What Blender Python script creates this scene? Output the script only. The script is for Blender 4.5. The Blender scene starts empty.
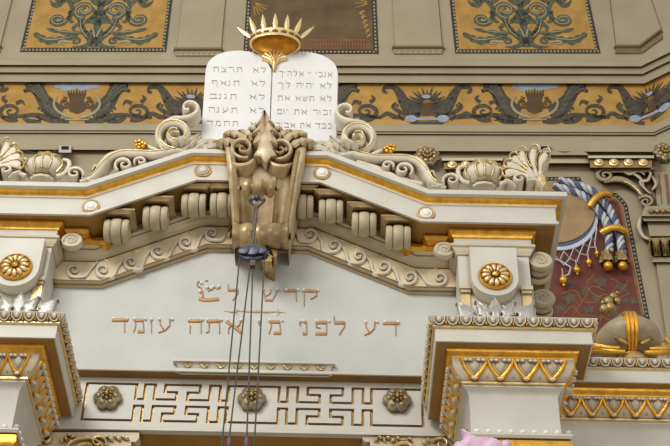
import bpy, math, random
from math import sin, cos, pi, radians, sqrt, atan2, hypot
from mathutils import Vector
random.seed(4)
COL = bpy.context.scene.collection
# ------------------------------------------------------------------ camera
F = 1420.0; TH = radians(41.8); PS = radians(.4); RO = radians(1.38)
CAM = Vector((0, -10, 1.6))
_f = Vector((-sin(PS)*cos(TH), cos(PS)*cos(TH), sin(TH)))
_r0 = Vector((cos(PS), sin(PS), 0)); _u0 = _r0.cross(_f)
_r = _r0*cos(RO) + _u0*sin(RO); _u = _u0*cos(RO) - _r0*sin(RO)
def ray(u, v): return _f*F + _r*(u-335) - _u*(v-223)
cd = bpy.data.cameras.new('camera'); cam = bpy.data.objects.new('camera', cd); COL.objects.link(cam)
from mathutils import Matrix
M = Matrix((( _r.x,_u.x,-_f.x,CAM.x),(_r.y,_u.y,-_f.y,CAM.y),(_r.z,_u.z,-_f.z,CAM.z),(0,0,0,1)))
cam.matrix_world = M; cd.sensor_width = 36; cd.lens = F/670*36; cd.clip_end = 200
bpy.context.scene.camera = cam

class Plane:
    """vertical plane: p0 on it, t tangent, n horizontal normal towards the hall"""
    def __init__(s, p0, ang=0.0):
        s.p = Vector(p0); s.t = Vector((cos(ang), sin(ang), 0)); s.n = Vector((sin(ang), -cos(ang), 0))
    def px(s, u, v, h=0.0):
        d = ray(u, v); p = s.p
        k = (p-CAM).dot(s.n)/d.dot(s.n)
        return CAM + d*k + s.n*h
    def pxh(s, u, v, h):      # hits the plane moved forward by h
        d = ray(u, v); k = (s.p + s.n*h - CAM).dot(s.n)/d.dot(s.n)
        return CAM + d*k
    def sz(s, u, v, h=0.0):
        q = s.pxh(u, v, h); return ((q-s.p).dot(s.t), q.z)
    def w(s, a, z, h=0.0): 
        q = s.p + s.t*a + s.n*h; return Vector((q.x, q.y, z))
def Y(y): return Plane((0, y, 0))
def at(u, v, y): return Y(y).px(u, v)

# ------------------------------------------------------------------ materials
def lin(c): return tuple(((x/255)/12.92 if x/255 <= .04045 else ((x/255+.055)/1.055)**2.4) for x in c)
def mat(name, col, rough=.6, metal=0., var=.12, scale=6., bump=.15, dirt_shade=None, ao=.06, spec=.4, col2=None):
    m = bpy.data.materials.new(name); m.use_nodes = True; nt = m.node_tree; N = nt.nodes; L = nt.links
    b = N['Principled BSDF']; b.inputs['Roughness'].default_value = rough; b.inputs['Metallic'].default_value = metal
    b.inputs['Specular IOR Level'].default_value = spec
    tc = N.new('ShaderNodeTexCoord')
    nz = N.new('ShaderNodeTexNoise'); nz.inputs['Scale'].default_value = scale; nz.inputs['Detail'].default_value = 6
    L.new(tc.outputs['Object'], nz.inputs['Vector'])
    c = lin(col); c2 = lin(col2) if col2 else tuple(x*(1-var*2) for x in c)
    mx = N.new('ShaderNodeMix'); mx.data_type = 'RGBA'
    mx.inputs['A'].default_value = (*[min(1, x*(1+var*.4)) for x in c], 1); mx.inputs['B'].default_value = (*c2, 1)
    mr = N.new('ShaderNodeMapRange'); mr.inputs['From Min'].default_value = .35; mr.inputs['From Max'].default_value = .7
    L.new(nz.outputs['Fac'], mr.inputs['Value']); L.new(mr.outputs['Result'], mx.inputs['Factor'])
    out = mx.outputs['Result']
    if dirt_shade:  # AO mixes aged patina and painted crevice shade into the base colour
        a = N.new('ShaderNodeAmbientOcclusion'); a.samples = 6; a.inputs['Distance'].default_value = ao
        r2 = N.new('ShaderNodeMapRange'); r2.inputs['From Min'].default_value = .35; r2.inputs['From Max'].default_value = .85
        L.new(a.outputs['AO'], r2.inputs['Value'])
        m2 = N.new('ShaderNodeMix'); m2.data_type = 'RGBA'; m2.inputs['A'].default_value = (*lin(dirt_shade), 1)
        L.new(r2.outputs['Result'], m2.inputs['Factor']); L.new(out, m2.inputs['B']); out = m2.outputs['Result']
    L.new(out, b.inputs['Base Color'])
    if bump:
        n2 = N.new('ShaderNodeTexNoise'); n2.inputs['Scale'].default_value = scale*7; n2.inputs['Detail'].default_value = 4
        L.new(tc.outputs['Object'], n2.inputs['Vector'])
        bp = N.new('ShaderNodeBump'); bp.inputs['Strength'].default_value = bump; bp.inputs['Distance'].default_value = .01
        L.new(n2.outputs['Fac'], bp.inputs['Height']); L.new(bp.outputs['Normal'], b.inputs['Normal'])
    return m
CREAM  = mat('cream_paint', (210,207,195), .5, var=.05, scale=3, bump=.05, dirt_shade=(158,136,100), ao=.05)
ORN    = mat('cream_ornament', (222,213,193), .45, var=.08, scale=9, bump=.1, dirt_shade=(120,98,70), ao=.05)
TYMP   = mat('tympanum_paint', (200,202,195), .6, var=.05, scale=2.2, bump=.05)
STONE  = mat('beige_stone_paint', (208,197,170), .5, var=.08, scale=4, bump=.08, dirt_shade=(124,98,62), ao=.06)
WALL   = mat('wall_paint', (172,160,133), .7, var=.07, scale=1.6, bump=.05, dirt_shade=(116,98,70), ao=.06)
WALLD  = mat('wall_shade_paint', (132,114,84), .7, var=.1, scale=4, bump=.05)
GOLD   = mat('gilding', (255,192,80), .28, .85, var=.16, scale=14, bump=.35, dirt_shade=(176,108,30), ao=.03)
PGOLD  = mat('pale_gilding', (252,224,164), .3, .7, var=.10, scale=16, bump=.3, dirt_shade=(150,110,60), ao=.04)
AGOLD  = mat('antique_gilding', (186,158,104), .38, .6, var=.15, scale=16, bump=.3, dirt_shade=(84,66,38), ao=.05)
BRONZE = mat('bronze_glazed_cream', (208,192,160), .34, .12, var=.2, scale=9, bump=.12, dirt_shade=(104,74,40), ao=.07, col2=(184,154,110))
BRDARK = mat('bronze_paint', (160,118,72), .4, .25, var=.2, scale=9, bump=.15, dirt_shade=(84,54,26), ao=.05)
SOFF   = mat('soffit_paint', (172,134,74), .45, .15, var=.1, scale=3, bump=.05, dirt_shade=(128,90,42), ao=.08)
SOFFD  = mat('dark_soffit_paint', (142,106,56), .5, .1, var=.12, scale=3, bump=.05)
OCHRE  = mat('ochre_paint', (190,147,74), .65, var=.14, scale=5, bump=.05)
OCHREP = mat('pale_ochre_paint', (228,212,178), .6, var=.08, scale=8, bump=.05)
BRMID  = mat('copper_glaze', (190,164,122), .32, .3, var=.2, scale=9, bump=.12, dirt_shade=(84,54,28), ao=.06)
MODM   = mat('modillion_paint', (192,178,148), .45, var=.1, scale=7, bump=.08, dirt_shade=(88,60,28), ao=.07)
IRON   = mat('brown_iron', (98,84,76), .45, .4, var=.2, scale=20, bump=.2)
MARBLE = mat('white_marble', (226,226,225), .45, var=.03, scale=4, bump=.04)
LET    = mat('bronze_lettering', (196,150,102), .45, .2, var=.15, scale=20, bump=.1)
LETG   = mat('pale_lettering', (196,178,140), .5, .1, var=.1, scale=20, bump=.1)
LETT   = mat('engraved_lettering', (176,156,126), .5, .1, var=.1, scale=20, bump=0)
PEARL  = mat('pearl_white', (240,238,230), .35, var=.02, bump=0)
INK    = mat('painted_dark_olive', (86,80,66), .7, var=.25, scale=18, bump=0, col2=(62,56,46))
INKF   = mat('painted_feather_grey', (122,116,100), .7, var=.2, scale=18, bump=0)
INKG   = mat('painted_grey_green', (94,98,80), .7, var=.25, scale=18, bump=0, col2=(66,70,58))
INKL   = mat('painted_light_stone', (168,160,128), .7, var=.1, scale=18, bump=0)
BLUE   = mat('painted_pale_blue', (162,170,186), .7, var=.1, scale=12, bump=0)
BROWN  = mat('panel_brown', (112,90,58), .6, var=.15, scale=3, bump=.05, col2=(86,68,42))
DARK   = mat('dark_border', (66,54,48), .6, var=.15, scale=20, bump=0)
RED    = mat('panel_oxblood', (116,64,52), .65, var=.14, scale=7, bump=.05, col2=(94,50,40))
REDL   = mat('painted_dull_red', (150,98,68), .6, var=.15, scale=20, bump=0)
LEAFP  = mat('painted_leaf_green', (98,92,76), .65, var=.15, scale=20, bump=0)
VINEP  = mat('painted_vine_tan', (158,118,78), .65, var=.15, scale=20, bump=0)
SILVER = mat('silvered_cord', (214,218,226), .35, .3, var=.08, scale=10, bump=.1, dirt_shade=(84,92,124), ao=.04)
CORDB  = mat('cord_blue_grey', (98,106,134), .4, .2, var=.08, scale=10, bump=.1, dirt_shade=(64,72,104), ao=.04)
SILV   = mat('silvered_leaf', (190,186,180), .4, .3, var=.2, scale=12, bump=.2, dirt_shade=(120,110,98), ao=.06)
TAN    = mat('tan_drumskin', (172,142,102), .6, var=.12, scale=5, bump=.05)
STEEL  = mat('dark_steel', (82,84,98), .38, .6, var=.2, scale=20, bump=.2, dirt_shade=(34,34,40), ao=.04)
ROPE   = mat('grey_rope', (92,88,80), .8, var=.2, scale=60, bump=.3)
BLACK  = mat('black_glass', (12,12,14), .25, var=.0, bump=0)
PLAST  = mat('white_plastic', (196,190,174), .5, var=.03, bump=0)
PINK   = mat('pink_petal', (226,200,218), .5, var=.06, scale=8, bump=.05, col2=(218,160,196))
PURP   = mat('purple_tag', (110,90,120), .5, var=.1, bump=0)
CORK   = mat('urn_grey_stone', (172,158,130), .45, .05, var=.12, scale=9, bump=.1, dirt_shade=(110,92,66), ao=.06)
ROSB   = mat('grey_bronze', (150,138,114), .35, .4, var=.15, scale=16, bump=.2, dirt_shade=(70,60,46), ao=.05)

# ------------------------------------------------------------------ mesh helpers
class MB:
    def __init__(s): s.v = []; s.f = []
    def add(s, vs, fs):
        o = len(s.v); s.v += [tuple(x) for x in vs]; s.f += [tuple(i+o for i in f) for f in fs]
    def grid(s, rows, closeu=False, closev=False):
        n = len(rows[0]); R = len(rows); vs = [p for r in rows for p in r]; fs = []
        for i in range(R if closev else R-1):
            for j in range(n if closeu else n-1):
                a = i*n+j; b = i*n+(j+1) % n; c = ((i+1) % R)*n+(j+1) % n; d = ((i+1) % R)*n+j
                fs.append((a, b, c, d))
        s.add(vs, fs)
    def build(s, name, m, parent=None, ang=40, origin=None):
        me = bpy.data.meshes.new(name)
        c = Vector(origin) if origin is not None else Vector((0,0,0))
        if origin is None and s.v:
            lo = [min(p[k] for p in s.v) for k in range(3)]; hi = [max(p[k] for p in s.v) for k in range(3)]
            c = Vector(((lo[0]+hi[0])/2, (lo[1]+hi[1])/2, lo[2]))
            if parent is not None: c = Vector(parent.get('_w', (0,0,0))) if False else c
        me.from_pydata([tuple(Vector(p)-c) for p in s.v], [], s.f); me.update()
        import bmesh
        bm = bmesh.new(); bm.from_mesh(me); bmesh.ops.recalc_face_normals(bm, faces=bm.faces); bm.to_mesh(me); bm.free()
        me.materials.append(m)
        for p in me.polygons: p.use_smooth = True
        try: me.set_sharp_from_angle(angle=radians(ang))
        except Exception: pass
        o = bpy.data.objects.new(name, me); COL.objects.link(o)
        o.location = c
        if parent is not None:
            o.parent = parent; o.location = c - wloc(parent)
        return o
def wloc(o):
    p = Vector(o.location)
    while o.parent: o = o.parent; p += Vector(o.location)
    return p
def empty(name, loc, label, cat, group=None):
    o = bpy.data.objects.new(name, None); COL.objects.link(o); o.location = loc; o.empty_display_size = .1
    return tag(o, label, cat, group)
def tag(o, label=None, cat=None, group=None, kind=None):
    if label: o['label'] = label
    if cat: o['category'] = cat
    if group: o['group'] = group
    if kind: o['kind'] = kind
    return o
def copy_tree(o, parent=None, loc=None):
    c = o.copy(); COL.objects.link(c); c.parent = parent
    if loc is not None: c.location = loc
    for ch in [x for x in bpy.data.objects if x.parent == o]: copy_tree(ch, c)
    return c

def box(mb, x0, x1, y0, y1, z0, z1):
    vs = [(x, y, z) for x in (x0, x1) for y in (y0, y1) for z in (z0, z1)]
    mb.add(vs, [(0,1,3,2),(4,6,7,5),(0,4,5,1),(2,3,7,6),(0,2,6,4),(1,5,7,3)])
def pbox(mb, pl, a0, a1, z0, z1, h0, h1):
    vs = [pl.w(a, z, h) for a in (a0, a1) for h in (h0, h1) for z in (z0, z1)]
    mb.add(vs, [(0,1,3,2),(4,6,7,5),(0,4,5,1),(2,3,7,6),(0,2,6,4),(1,5,7,3)])
def poly(mb, m, pts, h0, h1):
    n = len(pts); f = [m(x, y, h1) for x, y in pts]; b = [m(x, y, h0) for x, y in pts]
    mb.add(f+b, [tuple(range(n)), tuple(range(2*n-1, n-1, -1))] + [(i, (i+1) % n, n+(i+1) % n, n+i) for i in range(n)])
def domed(mb, m, pts, h0, h1, dome, c=None):
    """polygon with a raised middle"""
    n = len(pts); cx = sum(p[0] for p in pts)/n if c is None else c[0]; cy = sum(p[1] for p in pts)/n if c is None else c[1]
    rows = []
    rows.append([m(x, y, h0) for x, y in pts])
    for t, k in ((1, 0), (.85, .5), (.55, .85), (.2, 1)):
        rows.append([m(cx+(x-cx)*t, cy+(y-cy)*t, h1+dome*k) for x, y in pts])
    mb.grid(rows, closeu=True); mb.add(rows[-1], [tuple(range(n))])
def smooth(pts, n=6, closed=False):
    out = []; P = pts; N = len(P)
    rng = range(N if closed else N-1)
    for i in rng:
        if closed: p0, p1, p2, p3 = P[(i-1) % N], P[i], P[(i+1) % N], P[(i+2) % N]
        else: p0 = P[max(i-1, 0)]; p1 = P[i]; p2 = P[i+1]; p3 = P[min(i+2, N-1)]
        for k in range(n):
            t = k/n
            out.append(tuple(.5*((2*b)+(c-a)*t+(2*a-5*b+4*c-d)*t*t+(3*b-a-3*c+d)*t**3) for a, b, c, d in zip(p0, p1, p2, p3)))
    if not closed: out.append(tuple(P[-1]))
    return out
def spiral(cx, cy, r0, r1, a0, turns, asp=.8, n=None):
    """from angle a0 (deg, image sense: y down) radius r0 winding to r1"""
    n = n or max(8, int(abs(turns)*18)); o = []
    for i in range(n+1):
        t = i/n; a = radians(a0)+turns*2*pi*t; r = r0+(r1-r0)*t**.85
        o.append((cx+r*cos(a), cy+r*sin(a)*asp))
    return o
def stroke(mb, m, pts, w, bulge=.03, base=.0, back=None, prof='round', taper=(1, 1)):
    """ribbon with a rounded face.  w: width or list of widths (interpolated)"""
    n = len(pts); rows = []
    def W(i):
        t = i/(n-1)
        if isinstance(w, (int, float)): ww = w
        else:
            k = t*(len(w)-1); j = min(int(k), len(w)-2); ww = w[j]+(w[j+1]-w[j])*(k-j)
        return ww
    if prof == 'flat': T = [(-1, 0), (1, 0)]
    elif prof == 'round': T = [(-1, 0), (-.85, .55), (-.4, .93), (0, 1), (.4, .93), (.85, .55), (1, 0)]
    elif prof == 'groove': T = [(-1, 0), (-.9, .8), (-.65, 1), (-.4, .55), (0, .4), (.4, .55), (.65, 1), (.9, .8), (1, 0)]
    if bulge == 0: T = [(-1, 0), (1, 0)]
    for i, (x, y) in enumerate(pts):
        a = pts[max(i-1, 0)]; b = pts[min(i+1, n-1)]
        dx, dy = b[0]-a[0], b[1]-a[1]; L = hypot(dx, dy) or 1; nx, ny = -dy/L, dx/L; hw = W(i)/2
        r = [m(x+nx*hw*t, y+ny*hw*t, base+bulge*k*min(1, (hw*2)/((max(w) if not isinstance(w, (int, float)) else w) or 1)+.25)) for t, k in T]
        if back is not None: r = [m(x-nx*hw, y-ny*hw, back)] + r + [m(x+nx*hw, y+ny*hw, back)]
        rows.append(r)
    mb.grid(rows)
    if bulge: mb.add(rows[0], [tuple(range(len(rows[0])))]); mb.add(rows[-1], [tuple(range(len(rows[-1])))])
def ellipse(cx, cy, rx, ry, n=24, a0=0): return [(cx+rx*cos(a0+2*pi*i/n), cy+ry*sin(a0+2*pi*i/n)) for i in range(n)]
def rosette_pts(cx, cy, rx, ry, lobes, depth=.15, n=60):
    return [(cx+rx*(1-depth+depth*abs(cos(lobes*t/2))*1.6)*cos(t), cy+ry*(1-depth+depth*abs(cos(lobes*t/2))*1.6)*sin(t)) for t in [2*pi*i/n for i in range(n)]]
def lathe(mb, c, axis, prof, seg=24, sx=1., sy=1.):
    """prof: list of (radius, along).  axis vector; sx, sy scale the two cross axes"""
    ax = Vector(axis).normalized(); c = Vector(c)
    up = Vector((0, 0, 1)) if abs(ax.z) < .9 else Vector((1, 0, 0))
    a = up.cross(ax).normalized(); b = ax.cross(a)
    rows = [[c+ax*z+a*(r*sx*cos(2*pi*i/seg))+b*(r*sy*sin(2*pi*i/seg)) for i in range(seg)] for r, z in prof]
    mb.grid(rows, closeu=True)
    if prof[0][0] > 1e-4: mb.add(rows[0], [tuple(range(seg))])
    if prof[-1][0] > 1e-4: mb.add(rows[-1], [tuple(range(seg))])
def ball(mb, c, r, n=8, sx=1, sz=1):
    lathe(mb, c, (0, 0, 1), [(max(r*sin(pi*i/n), 1e-5), -r*sz*cos(pi*i/n)) for i in range(n+1)], 12, sx, sx)
def tube(mb, pts, r, seg=8):
    n = len(pts); P = [Vector(p) for p in pts]; rows = []
    ref = Vector((0.3, -1, .2)).normalized()
    for i in range(n):
        d = (P[min(i+1, n-1)]-P[max(i-1, 0)]).normalized(); a = d.cross(ref)
        if a.length < .05: a = d.cross(Vector((1, 0, 0)))
        a.normalize(); b = d.cross(a); rr = r if isinstance(r, (int, float)) else r[min(i, len(r)-1)]
        rows.append([P[i]+a*rr*cos(2*pi*k/seg)+b*rr*sin(2*pi*k/seg) for k in range(seg)])
    mb.grid(rows, closeu=True); mb.add(rows[0], [tuple(range(seg))]); mb.add(rows[-1], [tuple(range(seg))])
def sweep_rake(mb, path, prof, endmitre=None, h0=.5):
    """path [(x,z)] elevation polyline, prof [(h,n)]; h forward of Y=0, n normal (up)"""
    rows = []; N = len(path)
    def nrm(a, b):
        dx, dz = b[0]-a[0], b[1]-a[1]; L = hypot(dx, dz); return (-dz/L, dx/L)
    for i, (x, z) in enumerate(path):
        if i == 0: nx, nz = nrm(path[0], path[1]); k = 1
        elif i == N-1: nx, nz = nrm(path[-2], path[-1]); k = 1
        else:
            a = nrm(path[i-1], path[i]); b = nrm(path[i], path[i+1]); nx, nz = a[0]+b[0], a[1]+b[1]
            L = hypot(nx, nz); nx /= L; nz /= L; k = 1/(nx*a[0]+nz*a[1])
        rows.append([Vector((x+nx*n*k+((h-h0) if (i == N-1 and endmitre) else 0), -h, z+nz*n*k)) for h, n in prof])
    mb.grid(rows)
def sweep_plan(mb, path, prof, side=1):
    """path [(x,y)] in plan, prof [(out,z)]; out to the right-hand side of travel * side"""
    rows = []; N = len(path)
    def nrm(a, b):
        dx, dy = b[0]-a[0], b[1]-a[1]; L = hypot(dx, dy); return (dy/L*side, -dx/L*side)
    for i, (x, y) in enumerate(path):
        if i == 0: nx, ny = nrm(path[0], path[1]); k = 1
        elif i == N-1: nx, ny = nrm(path[-2], path[-1]); k = 1
        else:
            a = nrm(path[i-1], path[i]); b = nrm(path[i], path[i+1]); nx, ny = a[0]+b[0], a[1]+b[1]
            L = hypot(nx, ny); nx /= L; ny /= L; k = 1/(nx*a[0]+ny*a[1])
        rows.append([Vector((x+nx*o*k, y+ny*o*k, z)) for o, z in prof])
    mb.grid(rows)
def offset_path(path, o, side=1):
    out = []; N = len(path)
    def nrm(a, b):
        dx, dy = b[0]-a[0], b[1]-a[1]; L = hypot(dx, dy); return (dy/L*side, -dx/L*side)
    for i, (x, y) in enumerate(path):
        if i == 0: nx, ny = nrm(path[0], path[1]); k = 1
        elif i == N-1: nx, ny = nrm(path[-2], path[-1]); k = 1
        else:
            a = nrm(path[i-1], path[i]); b = nrm(path[i], path[i+1]); nx, ny = a[0]+b[0], a[1]+b[1]
            L = hypot(nx, ny); nx /= L; ny /= L; k = 1/(nx*a[0]+ny*a[1])
        out.append((x+nx*o*k, y+ny*o*k))
    return out

# ------------------------------------------------------------------ ARK: reference heights
hl = .5
P = Y(-hl)
def S(u, v, h=hl):
    q = at(u, v, -h); return (q.x, q.z)
A1 = S(88, 215); A2 = S(199, 181); B2 = S(322, 183); B1 = S(419, 223); BE = S(557, 225)
cx = (A1[0]+B1[0]+A2[0]+B2[0])/4
hw1 = (B1[0]-A1[0])/2; hw2 = (B2[0]-A2[0])/2; zl = (A1[1]+B1[1])/2; zu = (A2[1]+B2[1])/2
XE = BE[0]; XL = 2*cx-XE
print('REF', cx, hw1, hw2, zl, zu, XE, A1, B1, A2, B2)
RAKE = [(XL, zl), (cx-hw1, zl), (cx-hw2, zu), (cx+hw2, zu), (cx+hw1, zl), (XE, zl)]
ARK = empty('ark_gable', (cx, 0, 4), 'large cream gable of the ark with bracketed cornice, fret band and Hebrew inscription', 'gable')
def part(mb, name, m, parent=ARK, **k): return mb.build(name, m, parent, **k)
def rake(name, m, prof, path=RAKE, em=True):
    b = MB(); sweep_rake(b, path, prof, em); return part(b, name, m)
rake('top_fillet', CREAM, [(0, 0.322), (0.585, 0.318), (0.6, 0.314), (0.604, 0.3), (0.602, 0.262), (0.592, 0.258), (0.568, 0.256)])
rake('gilt_moulding', GOLD, [(0.568, 0.256), (0.562, 0.252), (0.55, 0.247), (0.535, 0.244), (0.522, 0.236), (0.515, 0.228), (0.512, 0.222)])
rake('corona', CREAM, [(.512, .222), (.515, .218), (.515, .205), (.505, .202), (.5, .195), (.5, .035), (.515, .03), (.515, .0), (.49, .0)])
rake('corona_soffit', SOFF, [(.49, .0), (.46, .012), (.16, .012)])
INN = [(cx-hw1-.45, zl), (cx-hw1, zl), (cx-hw2, zu), (cx+hw2, zu), (cx+hw1, zl), (cx+hw1+.45, zl)]
rake('bed_wall', STONE, [(.16, .03), (.16, -.09)], INN, False)
rake('bed_moulding', STONE, [(.16, -.075), (.2, -.075), (.2, -.10), (.17, -.115), (.14, -.125), (.13, -.14), (.1, -.15), (.06, -.17)], INN, False)
rake('wave_band', OCHREP, [(.06, -.16), (.06, -.41)], INN, False)
rake('lower_moulding', STONE, [(.06, -.395), (.082, -.398), (.082, -.41), (.06, -.416), (.04, -.424), (.03, -.432), (.0, -.436)], INN, False)

for h_, n_ in ((.084, -.408), (.045, -.428), (.172, -.112), (.064, -.168)):  # thin brown strips painting the shadow lines along the moulding edges
    rake('line_moulding', BRDARK, [(h_, n_+.004), (h_+.004, n_+.003), (h_+.004, n_-.005), (h_-.004, n_-.006)], INN, False)
# tympanum
zt = at(260, 372.5, 0).z
x_l = at(40, 330, 0).x; x_r = at(470, 330, 0).x
b = MB(); box(b, x_l-1.2, x_r+.6, 0, .5, zt, zu-.1); part(b, 'tympanum', TYMP)
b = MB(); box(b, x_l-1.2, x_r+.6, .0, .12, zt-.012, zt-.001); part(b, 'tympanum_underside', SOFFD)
# central leaf moulding
c0 = at(179, 368, -.03); c1 = at(329, 368, -.03); zc0 = at(255, 372.5, -.03).z; zc1 = at(255, 362, -.03).z
b = MB(); prof = [(0, 0), (.055, 0), (.055, -.03), (.03, -.04), (.012, -.09), (.03, -.12), (.03, -.16), (0, -.16)]
H = zc1-zc0; k = H/.16
sweep_plan(b, [(c0.x, .001), (c0.x, 0), (c1.x, 0), (c1.x, .001)], [(o, zc1+z*k) for o, z in prof])
box(b, c0.x, c1.x, -.01, .02, zc0, zc1)
part(b, 'centre_moulding', CREAM)
b = MB()
for i in range(9):
    x = c0.x+(c1.x-c0.x)*(i+.5)/9
    mm = lambda a, c, h, x=x: Vector((x+a, -.028-h, zc1-.062*k+c))
    for sx in (-1, 1): stroke(b, mm, [(0, -.03), (sx*.025, 0), (sx*.05, .012)], [.012, .009, .004], .008)
    stroke(b, mm, [(0, -.03), (0, .015)], [.01, .004], .008)
part(b, 'leaf_moulding', PGOLD)

# fret panel ------------------------------------------------------------
FY = .1; FP = Y(FY)
def fz(v): return at(255, v, FY).z
T = [fz(386.5), fz(393.8), fz(401.2), fz(408), fz(415.2), fz(422.8)]
hwf = (at(324.5, 405, FY).x-at(181, 405, FY).x)/143.5
xc = [at(181, 405, FY).x, at(325, 405, FY).x]
xr0 = at(84, 405, FY).x; xr1 = at(422.5, 405, FY).x; gw = .024
segs = []
def pathseg(pts):
    for (a, b_), (c, d) in zip(pts, pts[1:]):
        segs.append((min(a, c)-gw/2, max(a, c)+gw/2, min(b_, d)-gw/2, max(b_, d)+gw/2))
q = [164/3.526*hwf, 134/3.526*hwf, 98/3.526*hwf, 62/3.526*hwf, 20/3.526*hwf]
for t0, t1, t2 in ((T[0], T[1], T[2]), (T[5], T[4], T[3])):
    pts = [(xr0, t0)]
    for c in xc:
        pts += [(c-q[0], t0), (c-q[0], t2), (c-q[1], t2), (c-q[1], t0), (c-q[2], t0), (c-q[2], t2), (c-q[4], t2), (c-q[4], t1), (c-q[3], t1), (c-q[3], t0),
                (c+q[3], t0), (c+q[3], t1), (c+q[4], t1), (c+q[4], t2), (c+q[2], t2), (c+q[2], t0), (c+q[1], t0), (c+q[1], t2), (c+q[0], t2), (c+q[0], t0)]
    pts.append((xr1, t0)); pathseg(pts)
pathseg([(xr0, T[0]), (xr0, T[5])]); pathseg([(xr1, T[0]), (xr1, T[5])])
zf0 = fz(431); xfl = x_l-1.2; xfr = x_r+.6
xs = sorted({round(v, 5) for s in segs for v in s[:2]} | {xfl, xfr}); zs = sorted({round(v, 5) for s in segs for v in s[2:]} | {zf0, zt+.02})
G = [[any(s[0]-1e-4 < (xs[i]+xs[i+1])/2 < s[1]+1e-4 and s[2]-1e-4 < (zs[j]+zs[j+1])/2 < s[3]+1e-4 for s in segs) for j in range(len(zs)-1)] for i in range(len(xs)-1)]
b = MB(); g = MB(); dp = .03
for i in range(len(xs)-1):
    for j in range(len(zs)-1):
        y = FY+dp if G[i][j] else FY
        (g if G[i][j] else b).add([(xs[i], y, zs[j]), (xs[i+1], y, zs[j]), (xs[i+1], y, zs[j+1]), (xs[i], y, zs[j+1])], [(0, 1, 2, 3)])
        if i+1 < len(xs)-1 and G[i][j] != G[i+1][j]:
            b.add([(xs[i+1], FY, zs[j]), (xs[i+1], FY+dp, zs[j]), (xs[i+1], FY+dp, zs[j+1]), (xs[i+1], FY, zs[j+1])], [(0, 1, 2, 3)])
        if j+1 < len(zs)-1 and G[i][j] != G[i][j+1]:
            (g if G[i][j+1] else b).add([(xs[i], FY, zs[j+1]), (xs[i], FY+dp, zs[j+1]), (xs[i+1], FY+dp, zs[j+1]), (xs[i+1], FY, zs[j+1])], [(0, 1, 2, 3)])
fp = part(b, 'fret_panel', CREAM); part(g, 'gilt_groove', PGOLD, fp)
b = MB(); box(b, xfl, xfr, FY+dp+.002, .5, zf0-.0, zt+.02); box(b, xfl, xfr, FY-.012, FY+.05, zf0-.02, zf0+.004); part(b, 'fret_backing', CREAM)
# lower spandrels and recess soffit
zb = at(255, 470, FY).z
def spandrel(u0, u1, notch):
    mb = MB(); m = lambda u, v, h: FP.px(u, v, h)
    pts = [(u0, 431), (u1, 431)] ; 
    if notch > 0: pts = [(u0, 431.5), (u1, 431.5), (u1, 437), (u1-3, 441), (u1-8, 441), (u1-8, 470), (u0, 470)]
    else: pts = [(u0, 431.5), (u1, 431.5), (u1, 470), (u0+8, 470), (u0+8, 441), (u0+3, 441), (u0, 437)]
    poly(mb, m, pts, -.15, -.01); return part(mb, 'spandrel', STONE)
spandrel(-20, 139, 1); spandrel(362, 470, -1)
b = MB(); xa = at(120, 440, FY).x; xb = at(400, 440, FY).x
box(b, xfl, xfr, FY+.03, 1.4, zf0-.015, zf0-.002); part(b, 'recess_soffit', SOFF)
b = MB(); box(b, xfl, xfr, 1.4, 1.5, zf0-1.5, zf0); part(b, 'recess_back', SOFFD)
b = MB(); m = lambda u, v, h: FP.px(u, v, h)
for sp in (spiral(46, 440, 8, 1.5, 120, 1.3), spiral(98, 443, 9, 2, 30, -1.1)): stroke(b, m, sp, [3, 3, 2.2], .03, 0)
def bud(mb, u, v, an, L, w):
    ca, sa = cos(radians(an)), sin(radians(an)); domed(mb, m, [(u+L*cos(t)*ca-w*sin(t)*sa, v+L*cos(t)*sa+w*sin(t)*ca) for t in [2*pi*k/10 for k in range(10)]], 0, .012, .02)
for u, v, an in ((66, 439, 60), (69, 436, 20), (73, 438, -30), (62, 441, 80), (71, 442, 10)): bud(b, u, v, an, 2.6, 1.3)
for u, v, an in ((107, 437.5, -40), (111, 440, 10), (115, 437, 60), (119, 439.5, 0), (123, 437.5, 40), (127, 439, 0)): bud(b, u, v, an, 2.4, 1.2)
stroke(b, m, smooth([(66, 452), (70, 444), (80, 439.5), (92, 439.5), (101, 445), (104, 452)]), [2, 3.4, 2], .03, 0)
stroke(b, m, smooth([(76, 452), (80, 446), (90, 445), (95, 452)]), [2, 2.6, 2], .03, 0)
part(b, 'gilt_leaf_scroll', PGOLD)
b = MB()
for u, v, an in ((376, 440, -40), (380, 438, 20), (384, 440, 60), (388, 438.5, 0), (393, 441, -30), (398, 439, 40), (404, 441, 0), (410, 440, 30), (428, 441, 80), (424, 443, 20)): bud(b, u, v, an, 2.6, 1.3)
stroke(b, m, spiral(441, 445, 9, 2, 200, 1.1), [3, 3, 2], .03, 0)
stroke(b, m, smooth([(392, 452), (398, 445), (408, 444), (414, 452)]), [2, 3, 2], .03, 0)
part(b, 'gilt_leaf_scroll', PGOLD)
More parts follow.
